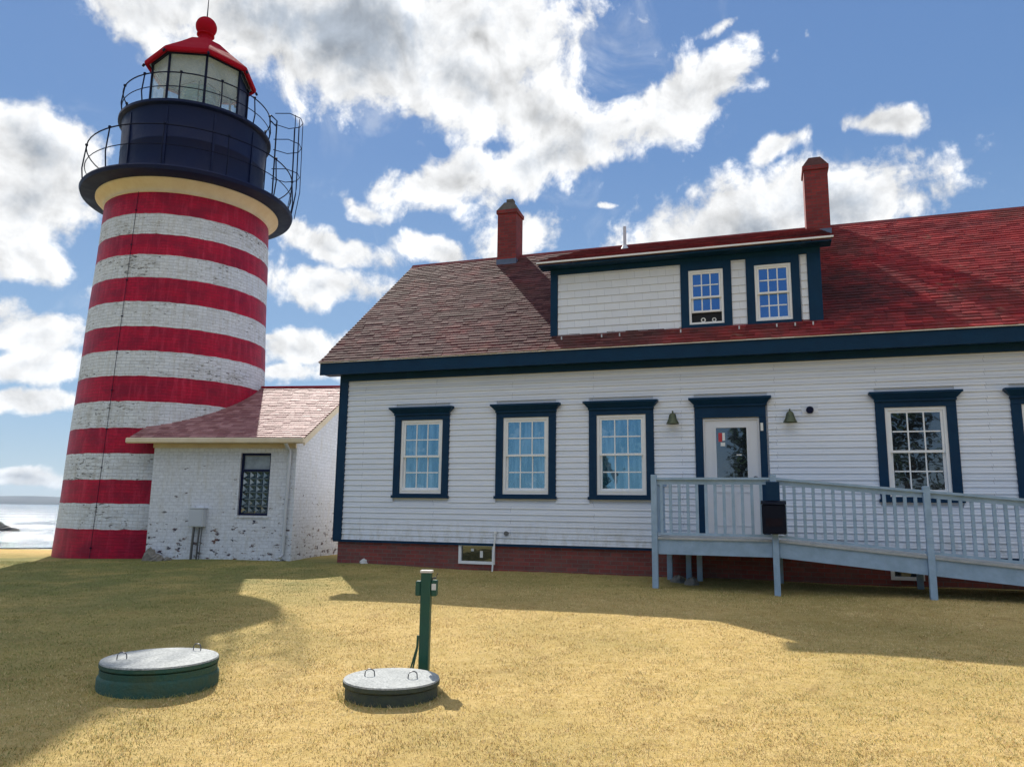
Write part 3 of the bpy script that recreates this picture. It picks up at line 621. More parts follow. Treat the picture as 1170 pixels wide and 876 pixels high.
# ------------------------------------------------------------ house
HG = -1.30
house = thing('keepers_house', 'long white clapboard house with navy trim and a red shingled roof', 'house', hw(0, 0, HG), HA)
def H(): return MB((0, 0, HG))
S0, S1, DEPTH = -3.87, 12.6, 7.94
WL = [-2.4016, -.1587, 1.7258, 6.7241, 8.74]; WW, ZT, ZB = .931, 1.785, .283
DX0, DX1, DZ0, DZ1 = 3.70, 4.68, -.40, 1.66
opens = [(x, x + WW, ZB, ZT) for x in WL] + [(DX0, DX1, DZ0, DZ1)]
SB_, ST_ = -.67, 2.80
b = H()
cuts = sorted({S0, S1} | {o[0] for o in opens} | {o[1] for o in opens})
for a, c in zip(cuts[:-1], cuts[1:]):
    op = [o for o in opens if o[0] <= a + 1e-6 and o[1] >= c - 1e-6]
    if not op: b.box(a, c, .02, .16, SB_, 2.9)
    else: b.box(a, c, .02, .16, SB_, op[0][2]); b.box(a, c, .02, .16, op[0][3], 2.9)
b.box(S0, S0 + .14, .16, DEPTH, SB_, 2.9); b.box(S1 - .14, S1, .16, DEPTH, SB_, 2.9); b.box(S0 + .14, S1 - .14, DEPTH - .14, DEPTH, SB_, 2.9)
TP = math.tan(R(38.89)); RZ, RD = 6.55, 3.97
for x0, x1 in ((S0, S0 + .14), (S1 - .14, S1)):
    b.hexa([(x0, .02, 2.901), (x1, .02, 2.901), (x1, DEPTH, 2.901), (x0, DEPTH, 2.901), (x0, RD - .05, 6.15), (x1, RD - .05, 6.15), (x1, RD + .05, 6.15), (x0, RD + .05, 6.15)])
b.box(S0 + .14, S1 - .14, .16, DEPTH - .14, SB_ + .02, SB_ + .12)
b.build('wall', M_CLAP, house)
# clapboards: tapered boards, one course at a time, broken at the openings
b = H(); z = SB_; eh = .112; casg = .155
holes = [(x - casg + .01, x + WW + casg - .01, .20, 2.03) for x in WL] + [(DX0 - .15, DX1 + .15, -.7, 2.03)]
while z < ST_:
    z1 = min(z + eh, ST_ + .02); segs = [(S0 + .165, S1)]
    for (a, c, e, f_) in holes:
        if z1 > e and z < f_:
            ns = []
            for (p, q) in segs:
                if c <= p or a >= q: ns.append((p, q)); continue
                if a > p: ns.append((p, a))
                if c < q: ns.append((c, q))
            segs = ns
    lip = -.026 + random.uniform(-.0006, .0006)
    for (p, q) in segs: b.hexa([(p, lip, z), (q, lip, z), (q, .019, z), (p, .019, z), (p, -.001, z1 + .004), (q, -.001, z1 + .004), (q, .019, z1 + .004), (p, .019, z1 + .004)])
    z += eh
b.build('siding', M_CLAP, house)
b = H(); b.box(S0 - .012, S0 + .165, -.045, .02, SB_ - .02, 2.78); b.box(S0 - .035, S0 - .002, -.045, .16, SB_ - .02, 2.78); b.build('corner_board', M_NAVY, house)
b = H(); b.box(S0 + .06, -1.07, .03, .25, -1.6, SB_ - .003); b.box(-.31, 6.66, .03, .25, -1.6, SB_ - .003); b.box(7.16, S1, .03, .25, -1.6, SB_ - .003)
for x0, x1 in ((-1.07, -.31), (6.66, 7.16)): b.box(x0, x1, .03, .25, -1.6, -1.075)
b.box(S0 + .06, S0 + .3, .25, DEPTH, -1.6, SB_ - .003); b.box(S1 - .3, S1, .25, DEPTH, -1.6, SB_ - .003); b.box(S0 + .3, S1 - .3, DEPTH - .25, DEPTH, -1.6, SB_ - .003)
b.build('foundation', M_BRICK, house)
b = H(); b.box(S0 - .03, S1, -.028, .02, SB_ - .05, SB_ - .004); b.build('water_table', M_NAVY, house)
for x0, x1 in ((-1.07, -.31), (6.66, 7.16)):
    b = H(); f_ = .055
    b.box(x0, x1, .0, .08, -1.075, -1.075 + f_); b.box(x0, x1, .0, .08, -.675 - f_, -.675); b.box(x0, x0 + f_, .0, .08, -1.075 + f_, -.675 - f_); b.box(x1 - f_, x1, .0, .08, -1.075 + f_, -.675 - f_)
    wf = b.build('basement_window', M_WHITE, house)
    b = H(); b.box(x0 + f_, x1 - f_, .045, .055, -1.075 + f_, -.675 - f_); b.build('pane', M_GLD, wf)
    b = H(); b.box(x0 + .25, x0 + .31, .041, .044, -.83, -.78); b.build('sticker', M_STWHITE, wf); b = H(); b.box(x0 + .44, x0 + .50, .041, .044, -.95, -.82); b.build('sticker', M_STWHITE, wf)
b = H(); b.tube([(-.29, -.02, -.48), (-.29, -.05, -.50), (-.29, -.06, -.60), (-.30, -.06, -.70), (-.33, -.09, -1.3)], .017, 8); b.lathe([(.03, -.49), (.03, -.43)], 10, -.29, -.05); b.build('drain_pipe', M_WHITE, house)
b = H(); b.tube([(-.067, .0, -.47), (-.067, -.05, -.47)], .045, 12); b.build('wall_vent', M_STEEL, house)
b = H(); b.tube([(5.534, .0, 1.778), (5.534, -.09, 1.778)], .062, 16); b.build('vent_hood', M_IRON, house)
b = H(); b.box(5.40, 5.67, -.030, -.0, 1.68, 1.88); b.build('vent_plate', M_CLAP, house)

def bar_rect(b, x0, x1, z0, z1, y0, y1, w_):
    b.box(x0, x1, y0, y1, z1 - w_, z1); b.box(x0, x1, y0, y1, z0, z0 + w_); b.box(x0, x0 + w_, y0, y1, z0 + w_, z1 - w_); b.box(x1 - w_, x1, y0, y1, z0 + w_, z1 - w_)
def crown(b, x0, x1, z):      # flared cap moulding
    b.hexa([(x0 + .085, -.075, z - .125), (x1 - .085, -.075, z - .125), (x1 - .085, .0, z - .125), (x0 + .085, .0, z - .125), (x0, -.16, z - .03), (x1, -.16, z - .03), (x1, .0, z - .03), (x0, .0, z - .03)])
    b.box(x0 - .01, x1 + .01, -.17, .0, z - .03, z + .005); b.box(x0 + .075, x1 - .075, -.085, .0, z - .155, z - .125)
def sash(b, x0, x1, z0, z1, y, nc, nr, st=.05, rail=.05, mun=.022, top=None):
    bar_rect(b, x0, x1, z0, z1, y, y + .04, st)
    gx0, gx1, gz0, gz1 = x0 + st, x1 - st, z0 + st, z1 - st
    for i in range(1, nc): x = gx0 + (gx1 - gx0) * i / nc; b.box(x - mun / 2, x + mun / 2, y + .004, y + .034, gz0, gz1)
    for j in range(1, nr):
        z = gz0 + (gz1 - gz0) * j / nr
        for i in range(nc): xa = gx0 + (gx1 - gx0) * i / nc + mun / 2; xb = gx0 + (gx1 - gx0) * (i + 1) / nc - mun / 2; b.box(xa, xb, y + .004, y + .034, z - mun / 2, z + mun / 2)
def panes(parent, x0, x1, z0, z1, y, mats_, st=.045):
    b = H(); t = random.uniform(-.003, .003)
    b.hexa([(x0 + st, y + t, z0 + st), (x1 - st, y - t, z0 + st), (x1 - st, y + .006 - t, z0 + st), (x0 + st, y + .006 + t, z0 + st), (x0 + st, y, z1 - st), (x1 - st, y, z1 - st), (x1 - st, y + .006, z1 - st), (x0 + st, y + .006, z1 - st)])
    b.build('pane', mats_, parent)
def big_window(x0, gm, inside=None):
    x1 = x0 + WW; zc = 2.04
    b = H(); bar_w = .15
    b.box(x0 - bar_w, x0 - .002, -.045, .0, .20, ZT + .0); b.box(x1 + .002, x1 + bar_w, -.045, .0, .20, ZT); b.box(x0 - bar_w, x1 + bar_w, -.048, .0, ZT + .003, 1.92)
    crown(b, x0 - .235, x1 + .235, zc); b.box(x0 - bar_w - .02, x1 + bar_w + .02, -.075, .0, .19, .245); b.box(x0 - .002, x1 + .002, -.045, .0, .245, ZB - .002)
    wn_ = b.build('window', M_NAVY, house)
    b = H(); bar_rect(b, x0, x1, ZB, ZT, -.022, .07, .05); b.box(x0 + .05, x1 - .05, -.03, .05, ZB + .05, ZB + .075); b.build('frame', M_WHITE, wn_)
    zm = (ZB + ZT) / 2 + .005
    b = H(); sash(b, x0 + .052, x1 - .052, zm - .02, ZT - .052, -.004, 3, 2, .04); b.build('upper_sash', M_WHITE, wn_)
    b = H(); sash(b, x0 + .052, x1 - .052, ZB + .078, zm + .018, .038, 3, 2, .04); b.build('lower_sash', M_WHITE, wn_)
    panes(wn_, x0 + .052, x1 - .052, zm - .02, ZT - .052, .012, gm, .035); panes(wn_, x0 + .052, x1 - .052, ZB + .078, zm + .018, .052, gm, .035)
for i, x in enumerate(WL): big_window(x, M_GLB if i < 3 else M_GLD)
# door
b = H(); b.box(3.56, DX0 - .002, -.045, .0, DZ0, DZ1 + .02); b.box(DX1 + .002, 4.80, -.045, .0, DZ0, DZ1 + .02); b.box(3.56, 4.80, -.048, .0, DZ1 + .023, 1.92); crown(b, 3.47, 4.89, 2.04); b.build('door_casing', M_NAVY, house)
b = H(); gx0, gx1, gz0, gz1 = 3.925, 4.455, .50, 1.50
b.box(DX0 + .03, DX1 - .03, .01, .05, DZ0, gz0); b.box(DX0 + .03, DX1 - .03, .01, .05, gz1, DZ1 - .02); b.box(DX0 + .03, gx0, .01, .05, gz0, gz1); b.box(gx1, DX1 - .03, .01, .05, gz0, gz1)
bar_rect(b, gx0 - .04, gx1 + .04, gz0 - .04, gz1 + .04, -.004, .009, .038); b.box(DX0, DX0 + .028, -.02, .06, DZ0, DZ1); b.box(DX1 - .028, DX1, -.02, .06, DZ0, DZ1); b.box(DX0 + .028, DX1 - .028, -.02, .06, DZ1 - .018, DZ1)
for (px0, px1) in ((3.86, 4.15), (4.23, 4.52)): bar_rect(b, px0, px1, -.25, .36, -.002, .009, .02)
door = b.build('door', M_DOORW, house)
b = H(); b.box(gx0, gx1, .025, .033, gz0, gz1); b.build('pane', M_GLD, door)
b = H(); b.tube([(4.585, .01, .60), (4.585, -.05, .60)], .018, 10); b.lathe([(0, .57), (.03, .58), (.036, .60), (.03, .62), (0, .63)], 12, 4.585, -.06); b.build('door_handle', M_STEEL, door)
b = H(); b.box(3.965, 4.03, .017, .0235, 1.25, 1.41); b.build('red_sticker', M_STRED, door)
b = H(); b.box(4.034, 4.08, .017, .0235, 1.27, 1.41); b.box(4.00, 4.08, .017, .0235, 1.17, 1.235); b.build('white_sticker', M_STWHITE, door)
b = H(); b.box(4.27, 4.36, .017, .0235, 1.0, 1.02); b.build('door_notice', M_STWHITE, door)
b = H(); b.box(4.70, 4.745, -.062, -.049, 1.43, 1.57); b.build('door_bell_box', M_STWHITE, house)
# eaves
b = H(); EL = -4.23; ER = S1 + .36
b.box(EL, ER, -.35, -.318, 2.765, 3.03); b.box(EL + .02, ER - .02, -.318, .02, 2.79, 2.82); b.box(S0 - .01, ER - .02, -.075, -.002, 2.66, 2.789)
b.hexa([(EL, -.318, 2.765), (EL + .03, -.318, 2.765), (EL + .03, RD, 2.765 + (RD + .318) * TP), (EL, RD, 2.765 + (RD + .318) * TP), (EL, -.318, 3.03), (EL + .03, -.318, 3.03), (EL + .03, RD, 3.03 + (RD + .318) * TP), (EL, RD, 3.03 + (RD + .318) * TP)])
b.build('fascia', M_NAVY, house)
b = H(); b.box(EL - .01, ER, -.385, -.352, 3.018, 3.040); b.build('drip_edge', M_WHITE, house)
b = H()
for (y0, y1) in ((-.37, RD), (DEPTH + .37, RD)):
    zt_ = 3.04; z_e, z_r = zt_, zt_ + (RD + .37) * TP
    b.hexa([(EL, y0, z_e - .03), (ER, y0, z_e - .03), (ER, y1, z_r - .03), (EL, y1, z_r - .03), (EL, y0, z_e), (ER, y0, z_e), (ER, y1, z_r), (EL, y1, z_r)])
roof = b.build('roof', M_UNDER, house)
L_SL = (RD + .385) / math.cos(R(38.89))
def skipd(a, c, t, te): d = -.385 + (t + te) / 2 * math.cos(R(38.89)); return a > .80 and c < 5.82 and d > .16 and d < 3.6
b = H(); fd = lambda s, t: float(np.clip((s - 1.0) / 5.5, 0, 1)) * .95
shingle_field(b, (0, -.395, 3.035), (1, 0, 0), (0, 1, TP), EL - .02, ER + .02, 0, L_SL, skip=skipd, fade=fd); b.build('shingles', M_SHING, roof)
zr = 3.04 + (RD + .37) * TP
b = H(); b.hexa([(EL - .02, RD - .14, zr - .10), (ER, RD - .14, zr - .10), (ER, RD + .14, zr - .10), (EL - .02, RD + .14, zr - .10), (EL - .02, RD - .02, zr + .035), (ER, RD - .02, zr + .035), (ER, RD + .02, zr + .035), (EL - .02, RD + .02, zr + .035)]); b.build('ridge_cap', M_CHIM, roof)
# chimneys
for x0, x1, zt_, pot in ((-1.64, -1.13, 7.60, True), (5.86, 6.37, 7.80, False)):
    b = H(); y0, y1 = 3.55, 4.10
    b.box(x0, x1, y0, y1, 5.7, zt_); b.box(x0 - .03, x1 + .03, y0 - .03, y1 + .03, zt_ + .003, zt_ + .10)
    ch = b.build('chimney', M_CHIM, house)
    b = H(); b.box(x0 - .015, x1 + .015, y0 - .015, y1 + .015, 5.7, 6.36); b.build('flashing', M_LEAD, ch)
    b = H(); q = .13; b.hexa([(x0 - .02, y0 - .02, zt_ + .105), (x1 + .02, y0 - .02, zt_ + .105), (x1 + .02, y1 + .02, zt_ + .105), (x0 - .02, y1 + .02, zt_ + .105), (x0 + q, y0 + q, zt_ + .36), (x1 - q, y0 + q, zt_ + .36), (x1 - q, y1 - q, zt_ + .36), (x0 + q, y1 - q, zt_ + .36)])
    if pot: b.box((x0 + x1) / 2 - .09, (x0 + x1) / 2 + .09, 3.75, 3.93, zt_ + .36, zt_ + .47)
    b.build('chimney_cap', M_CAP if pot else mat('dark brick cap', (.10, .035, .03), .9, var=.6, vscale=12, bump=.5, bscale=25), ch)
# dormer
DF = .09; DB = 3.40; DT = 4.80
dz = lambda d: 4.86 + (d + .25) * (6.53 - 4.86) / 4.22
b = H()
dop = [(3.50, 4.135, 3.47, 4.525), (4.70, 5.335, 3.46, 4.525)]
b.box(.80, 3.50, DF + .01, DF + .12, 3.2, DT); b.box(4.135, 4.70, DF + .01, DF + .12, 3.2, DT); b.box(5.335, 5.82, DF + .01, DF + .12, 3.2, DT)
for o in dop: b.box(o[0], o[1], DF + .01, DF + .12, 3.2, o[2]); b.box(o[0], o[1], DF + .01, DF + .12, o[3], DT)
for x0, x1 in ((.80, .90), (5.72, 5.82)):
    b.hexa([(x0, DF + .12, 3.2), (x1, DF + .12, 3.2), (x1, 3.9, 6.2), (x0, 3.9, 6.2), (x0, DF + .12, DT), (x1, DF + .12, DT), (x1, 3.9, dz(3.9) - .06), (x0, 3.9, dz(3.9) - .06)])
dorm = b.build('dormer', M_DSH, house)
for (x0, x1) in ((.925, 3.345), (4.285, 4.545), (5.505, 5.615)):
    b = H(); z = DB + .01
    while z < 4.66:
        z1 = min(z + .152, 4.665); b.hexa([(x0, DF - .016, z), (x1, DF - .016, z), (x1, DF + .009, z), (x0, DF + .009, z), (x0, DF - .002, z1), (x1, DF - .002, z1), (x1, DF + .009, z1), (x0, DF + .009, z1)]); z += .152
    b.build('cladding', M_DSH, dorm)
b = H()
b.box(.775, .92, DF - .03, DF + .012, DB - .10, 4.67); b.box(.77, 5.85, DF - .032, DF + .012, 4.672, 4.83); b.box(5.62, 5.85, DF - .03, DF + .012, DB - .1, 4.67)
for (x0, x1, z0, z1) in dop:
    b.box(x0 - .15, x0 - .002, DF - .03, DF + .012, DB - .02, 4.67); b.box(x1 + .002, x1 + .15, DF - .03, DF + .012, DB - .02, 4.67); b.box(x0 - .002, x1 + .002, DF - .03, DF + .012, z1 + .002, 4.67); b.box(x0 - .17, x1 + .17, DF - .055, DF + .012, DB - .05, DB - .021); b.box(x0 - .002, x1 + .002, DF - .035, DF + .012, DB - .02, z0 - .002)
b.box(.60, 6.03, -.235, DF + .0, 4.775, 4.80); b.build('dormer_trim', M_NAVY, dorm)
b = H()
for (x0, x1, y0, y1, bz) in ((.58, 6.05, -.25, 3.97, -.05),):
    b.hexa([(x0, y0, dz(y0) - .055), (x1, y0, dz(y0) - .055), (x1, y1, dz(y1) - .055), (x0, y1, dz(y1) - .055), (x0, y0, dz(y0)), (x1, y0, dz(y0)), (x1, y1, dz(y1)), (x0, y1, dz(y1))])
b.build('dormer_roof', M_UNDER, dorm)
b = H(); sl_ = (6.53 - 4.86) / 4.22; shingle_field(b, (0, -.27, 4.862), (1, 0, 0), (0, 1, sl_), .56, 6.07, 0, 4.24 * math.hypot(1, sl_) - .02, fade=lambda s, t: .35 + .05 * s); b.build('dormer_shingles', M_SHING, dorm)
b = H(); b.box(.57, 6.06, -.280, -.252, 4.825, 4.855); b.build('dormer_gutter', M_WHITE, dorm)
# dormer windows
def small_window(x0, x1, z0, z1, open_):
    b = H(); y = DF; bar_rect(b, x0, x1, z0, z1, y - .018, y + .06, .04); wn_ = b.build('window', M_WHITE, house)
    zm = (z0 + z1) / 2
    b = H(); sash(b, x0 + .042, x1 - .042, zm - .02, z1 - .042, y - .004, 3, 2, .035); b.build('upper_sash', M_WHITE, wn_)
    panes(wn_, x0 + .042, x1 - .042, zm - .02, z1 - .042, y + .012, M_GLU, .03)
    up_ = .20 if open_ else 0
    b = H(); sash(b, x0 + .042, x1 - .042, z0 + .042 + up_, zm + .015 + (.0), y + .036, 3, 1 if open_ else 2, .035); b.build('lower_sash', M_WHITE, wn_)
    panes(wn_, x0 + .042, x1 - .042, z0 + .042 + up_, zm + .015, y + .05, M_GLU, .03)
    if open_:
        b = H(); b.box(x0 + .04, x1 - .04, y + .085, y + .095, z0 + .04, z0 + .3); b.build('dark_opening', M_DARK, wn_)
small_window(*dop[0], True); small_window(*dop[1], False)
# flue pipe, snow hooks
b = H(); b.tube([(1.87, 2.5, 5.8), (1.87, 2.5, 6.49)], .037, 12); b.lathe([(.12, 5.90), (.05, 6.03)], 14, 1.87, 2.5); b.build('flue_pipe', M_PLAST, house, smooth=50)
for x in (1.05, 1.85, 2.2, 3.35, 4.40, 5.05, 5.36, 5.66):
    d = -.06; zq = 3.04 + (d + .37) * TP
    b = H(); b.box(x - .012, x + .012, d - .05, d + .05, zq + .012, zq + .022); b.box(x - .012, x + .012, d - .055, d - .045, zq - .0, zq + .06); b.build('snow_hook', M_PLAST, roof)

# inside sills: things seen in the open dormer window
for k, (x, rr) in enumerate(((3.75, .045), (3.95, .04))):
    p = hw(x, DF + .07, 3.515); o = thing('round_sill_object', ('round white faced object, left one on the open dormer sill', 'round pale object, right one on the open dormer sill')[k], 'ornament', p, HA)
    b = MB(); b.tube([(0, -.02, rr + .006), (0, .004, rr + .006)], rr, 16); b.box(-rr * .7, rr * .7, -.018, .002, 0, .01); b.build('case', M_STWHITE, o)
    b = MB(); b.tube([(0, -.026, rr + .006), (0, -.0205, rr + .006)], rr * .55, 14); b.build('face', M_DARK, o)

# bell-shaped wall lamps
def bell(s, z, label):
    o = thing('wall_lamp', label, 'lamp', hw(s, -.02, z), HA, 'bell shaped lamps by the door'); o.scale = (1.15, 1, 1.15)
    b = MB(); b.lathe([(.105, -.09), (.10, -.082), (.085, -.05), (.066, -.01), (.058, .03), (.052, .055), (.03, .078), (.012, .085)], 20, 0, -.13, cap=False)
    b.lathe([(.095, -.088), (.05, .0), (.0, .05)], 20, 0, -.13, cap=False); b.build('shade', M_BRASS, o, smooth=50)
    b = MB(); b.tube([(0, -.13, .08), (0, -.13, .11), (0, -.08, .115), (0, -.0, .07)], .012, 8); b.tube([(0, 0, .05), (0, -.018, .05)], .045, 14); b.build('bracket', M_BRASS, o)
bell(3.17, 1.68, 'small bronze bell lamp on the siding left of the door'); bell(5.20, 1.66, 'small bronze bell lamp on the siding right of the door')

# ------------------------------------------------------------ deck and ramp
DD = -1.5; DZT = -.42
ramp = thing('access_ramp', 'grey blue wooden deck and long sloping ramp with railings before the house', 'ramp', hw(3.9, -.75, -1.25), HA)
def P_(): return MB((3.9, -.75, -1.25))
SLP = -.0885; RS0, RS1 = 4.86, 12.4
hz_ = lambda s: SLP * max(0, s - RS0)
for k in range(11):
    b = P_(); y0 = DD + .03 + k * .132; b.box(2.96, 4.90, y0, y0 + .124, DZT - .03, DZT); b.build('deck_board', M_DECK, ramp)
b = P_()
for k in range(54):
    x = RS0 + .05 + k * .14; z = DZT + hz_(x); z2 = DZT + hz_(x + .132); b.hexa([(x, DD + .02, z - .03), (x + .132, DD + .02, z2 - .03), (x + .132, -.22, z2 - .03), (x, -.22, z - .03), (x, DD + .02, z), (x + .132, DD + .02, z2), (x + .132, -.22, z2), (x, -.22, z)])
b.build('ramp_boards', M_DECK, ramp)
def slab(b, s0, s1, d0, d1, zlo, zhi):   # follows the ramp
    b.hexa([(s0, d0, zlo + hz_(s0)), (s1, d0, zlo + hz_(s1)), (s1, d1, zlo + hz_(s1)), (s0, d1, zlo + hz_(s0)), (s0, d0, zhi + hz_(s0)), (s1, d0, zhi + hz_(s1)), (s1, d1, zhi + hz_(s1)), (s0, d1, zhi + hz_(s0))])
for (a, c) in ((3.05, 4.81), (4.91, 6.95), (7.05, 9.10), (9.20, 11.3), (11.4, RS1)):
    b = P_(); slab(b, a, c, DD - .02, DD + .018, -.69, -.455); b.build('rim_board', M_GREYRAMP, ramp)
    b = P_(); slab(b, a, c, DD - .05, DD + .03, -.452, -.415 if a > 4 else -.418); b.build('curb_strip', M_DECK, ramp)
    b = P_(); slab(b, a, c, DD - .02, DD + .02, -.385, -.345); b.build('bottom_rail', M_GREYRAMP, ramp)
    b = P_(); slab(b, a, c, DD - .02, DD + .02, .43, .50); slab(b, a - .04, c + .04, DD - .06, DD + .045, .503, .54); b.build('top_rail', M_GREYRAMP, ramp)
for x, top in ((3.0, .585), (4.86, .585), (7.0, .41), (9.15, .235), (11.35, .04)):
    b = P_(); g = float(ground_z(*hw(x, DD)[:2])) - .1; b.box(x - .047, x + .047, DD - .072, DD + .022, g, top, c=.006); b.build('post', M_GREYRAMP, ramp)
def balusters(xs, d, parent=ramp):
    for x in xs:
        b = P_(); z = hz_(x); j = random.uniform(-.003, .003); b.box(x - .023 + j, x + .023 + j, d - .019 + j, d + .019 + j, -.346 + z, .43 + z); b.build('baluster', M_GREYRAMP, parent)
balusters([3.12 + .141 * k for k in range(12)], DD); balusters([5.02 + .141 * k for k in range(14)], DD); balusters([7.16 + .141 * k for k in range(14)], DD); balusters([9.32 + .141 * k for k in range(8)], DD)
# end railing and inner railing
for y in [DD + .15 + .15 * k for k in range(8)]:
    b = P_(); b.box(2.98, 3.018, y - .019, y + .019, -.346, .43); b.build('baluster', M_GREYRAMP, ramp)
b = P_(); b.box(2.97, 3.03, DD + .03, -.10, .43, .50); b.box(2.95, 3.05, DD + .03, -.06, .503, .54); b.box(2.98, 3.02, DD + .03, -.10, -.385, -.346); b.box(2.95, 3.02, DD + .03, -.06, -.69, -.455); b.build('end_rail', M_GREYRAMP, ramp)
for x in (4.93, 7.05, 9.15, 11.3):
    b = P_(); b.box(x - .045, x + .045, -.27, -.18, -1.4, -.47 + hz_(x), c=.006); b.build('post', M_GREYRAMP, ramp)
for x, y in ((3.08, -.25), (3.6, -.3), (3.40, -.15)):
    b = P_(); b.box(x - .045, x + .045, y - .045, y + .045, -1.4, -.46); b.build('post', M_GREYRAMP, ramp)
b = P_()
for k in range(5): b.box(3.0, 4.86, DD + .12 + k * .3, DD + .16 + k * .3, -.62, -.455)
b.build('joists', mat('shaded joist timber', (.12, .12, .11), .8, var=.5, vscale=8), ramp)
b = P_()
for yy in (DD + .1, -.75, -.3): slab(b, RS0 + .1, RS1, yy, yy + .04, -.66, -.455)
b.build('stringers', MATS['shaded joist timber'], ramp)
# dark box on the rail post
q = hw(4.85, DD - .16, -.33); bx = thing('document_box', 'black box hung on the outside of the ramp railing at the corner post', 'box', q, HA)
b = MB(); b.box(-.175, .175, -.10, .075, 0, .45, c=.015); b.build('body', M_BIN, bx)
b = MB(); b.hexa([(-.185, -.12, .452), (.185, -.12, .452), (.185, .085, .452), (-.185, .085, .452), (-.185, -.11, .475), (.185, -.11, .475), (.185, .085, .51), (-.185, .085, .51)]); b.build('lid', M_BIN, bx)
b = MB(); b.box(-.10, .10, .04, .07, .51, .80); b.build('mounting_board', M_NAVY, bx)
b = MB(); b.box(-.12, .12, -.107, -.1005, .12, .24); b.build('worn_panel', mat('rust brown panel', (.012, .006, .012), .7, spec=.2, var=.5, vscale=9), bx)
# clutter under the deck
for k, (s_, d_) in enumerate(((3.25, -.55), (3.5, -.75))):
    p = hw(s_, d_); g = gz(p[0], p[1]); b = MB((p[0], p[1], g)); rock(b, p[0], p[1], g - .02, .13, .11, .14, 4, 9, seed=40 + k); o = b.build('stone', M_RUBBLE); o.location = (p[0], p[1], g)
    tag(o, ('grey stone under the left end of the deck, nearer the house', 'grey stone under the left end of the deck, nearer the lawn')[k], 'stone', 'stones under the deck')

# ------------------------------------------------------------ things on the lawn
def cover(cx, cy, r, zt, lid_h, ring_m, label, handles, two=False):
    g = gz(cx, cy); t = thing('tank_cover', label, 'tank cover', (cx, cy, g), 0, 'concrete tank covers on the lawn'); h = zt
    b = MB(); 
    if two: b.lathe([(r * 1.015, -.12), (r * 1.02, h * .42), (r * 1.0, h * .50), (r * .985, h * .52), (r * .985, h - lid_h - .004)], 56)
    else: b.lathe([(r * .95, -.12), (r * .955, h * .35), (r * .95, h - lid_h - .004)], 56)
    b.build('ring', ring_m, t, smooth=50)
    b = MB(); b.lathe([(r * .97, h - lid_h), (r, h - lid_h + .01), (r, h - .012)], 56, cap=False); b.build('rim', M_GRING if two else M_DRING, t, smooth=40)
    b = MB(); b.lathe([(r * .9, h - lid_h + .005), (r * .998, h - .011), (r * .985, h), (r * .5, h + .006), (.02, h + .008)], 56); b.build('lid', M_CONC, t, smooth=30)
    for (hx, hy, ha) in handles:
        b = MB(); c, s_ = math.cos(ha), math.sin(ha); pts = []
        for k in range(9): a = math.pi * k / 8; u = -.036 * math.cos(a); pts.append((hx + u * c, hy + u * s_, h + .012 + .042 * math.sin(a) ** .6))
        pts = [(pts[0][0], pts[0][1], h - .01)] + pts + [(pts[-1][0], pts[-1][1], h - .01)]
        b.tube(pts, .0045, 8); b.build('handle', M_STEEL, t, smooth=60)
    return t
cover(-2.715, 6.20, .428, .205, .048, M_GRING, 'green painted round concrete cover with two wire handles, left on the lawn', ((-.25, -.11, .1), (.16, .30, -.3)), True)
cover(-.870, 5.96, .358, .125, .048, M_DRING, 'low dark round concrete cover beside the green post', ((-.17, .02, .2), (.16, -.04, .5)))
px_, py_ = -.700, 6.60; g = gz(px_, py_)
post = thing('utility_post', 'dark green square post with outlet boxes near its top, standing on the lawn', 'post', (px_, py_, g), R(-4)); post.scale = (.84, .84, .93)
b = MB(); b.box(-.05, .05, -.05, .05, -.1, .905, c=.006); b.build('post', M_GPOST, post)
b = MB(); b.box(-.058, .058, -.058, .058, .905, .925); b.build('cap', M_STONE, post)
for x0, x1 in ((-.105, -.052), (.052, .112)):
    b = MB(); b.box(x0, x1, -.04, .045, .70, .83 + (.01 if x0 > 0 else 0), c=.008); ob = b.build('outlet_box', M_GPOST, post)
    if x0 > 0:
        b = MB(); b.box(x0 + .008, x1 - .008, -.047, -.041, .755, .81); b.build('outlet_cover', M_PLAST, ob)
b = MB(); b.tube([(.0, -.0, .84), (.095, 0, .86), (.11, 0, .90)], .008, 6); b.build('hook', M_STEEL, post)
for dx in (0, .022):
    b = MB(); b.tube([(-.058 - dx * .3, -.045, .36), (-.062 - dx * .3, -.045, .26), (-.10 - dx, -.05, .08), (-.115 - dx, -.05, -.04)], .009, 6); b.build('cable', M_GPOST, post)
p = (-3.0, 16.05); g = gz(*p); b = MB((p[0], p[1], g)); rock(b, p[0], p[1], g, .10, .08, .10, 4, 9, seed=61); o = b.build('stone', M_STONE); o.location = (p[0], p[1], g); tag(o, 'single white stone lying at the foot of the brick foundation', 'stone')
# rope fence at the edge of the bluff, left of the tower
fn = thing('rope_fence', 'low rope fence with short posts along the lawn edge above the sea', 'fence', (-14.5, 21.6, gz(-14.5, 21.6)))
fb = (-14.5, 21.6, gz(-14.5, 21.6)); prev = None
for k, x in enumerate((-26.5, -23.2, -19.9, -16.6, -12.75)):
    y = 21.9; g = gz(x, y); b = MB(fb); top = -1.235 + CH; b.tube([(x, y, g - .3), (x, y, top + (.05 if k == 4 else .02))], .045, 8); b.build('post', M_BARK, fn)
    if prev: 
        pts = [(prev + (x - prev) * i / 10, y, top - .02 - .035 * math.sin(math.pi * i / 10)) for i in range(11)]; b = MB(fb); b.tube(pts, .018, 6); b.build('rope', M_IRON, fn)
    prev = x

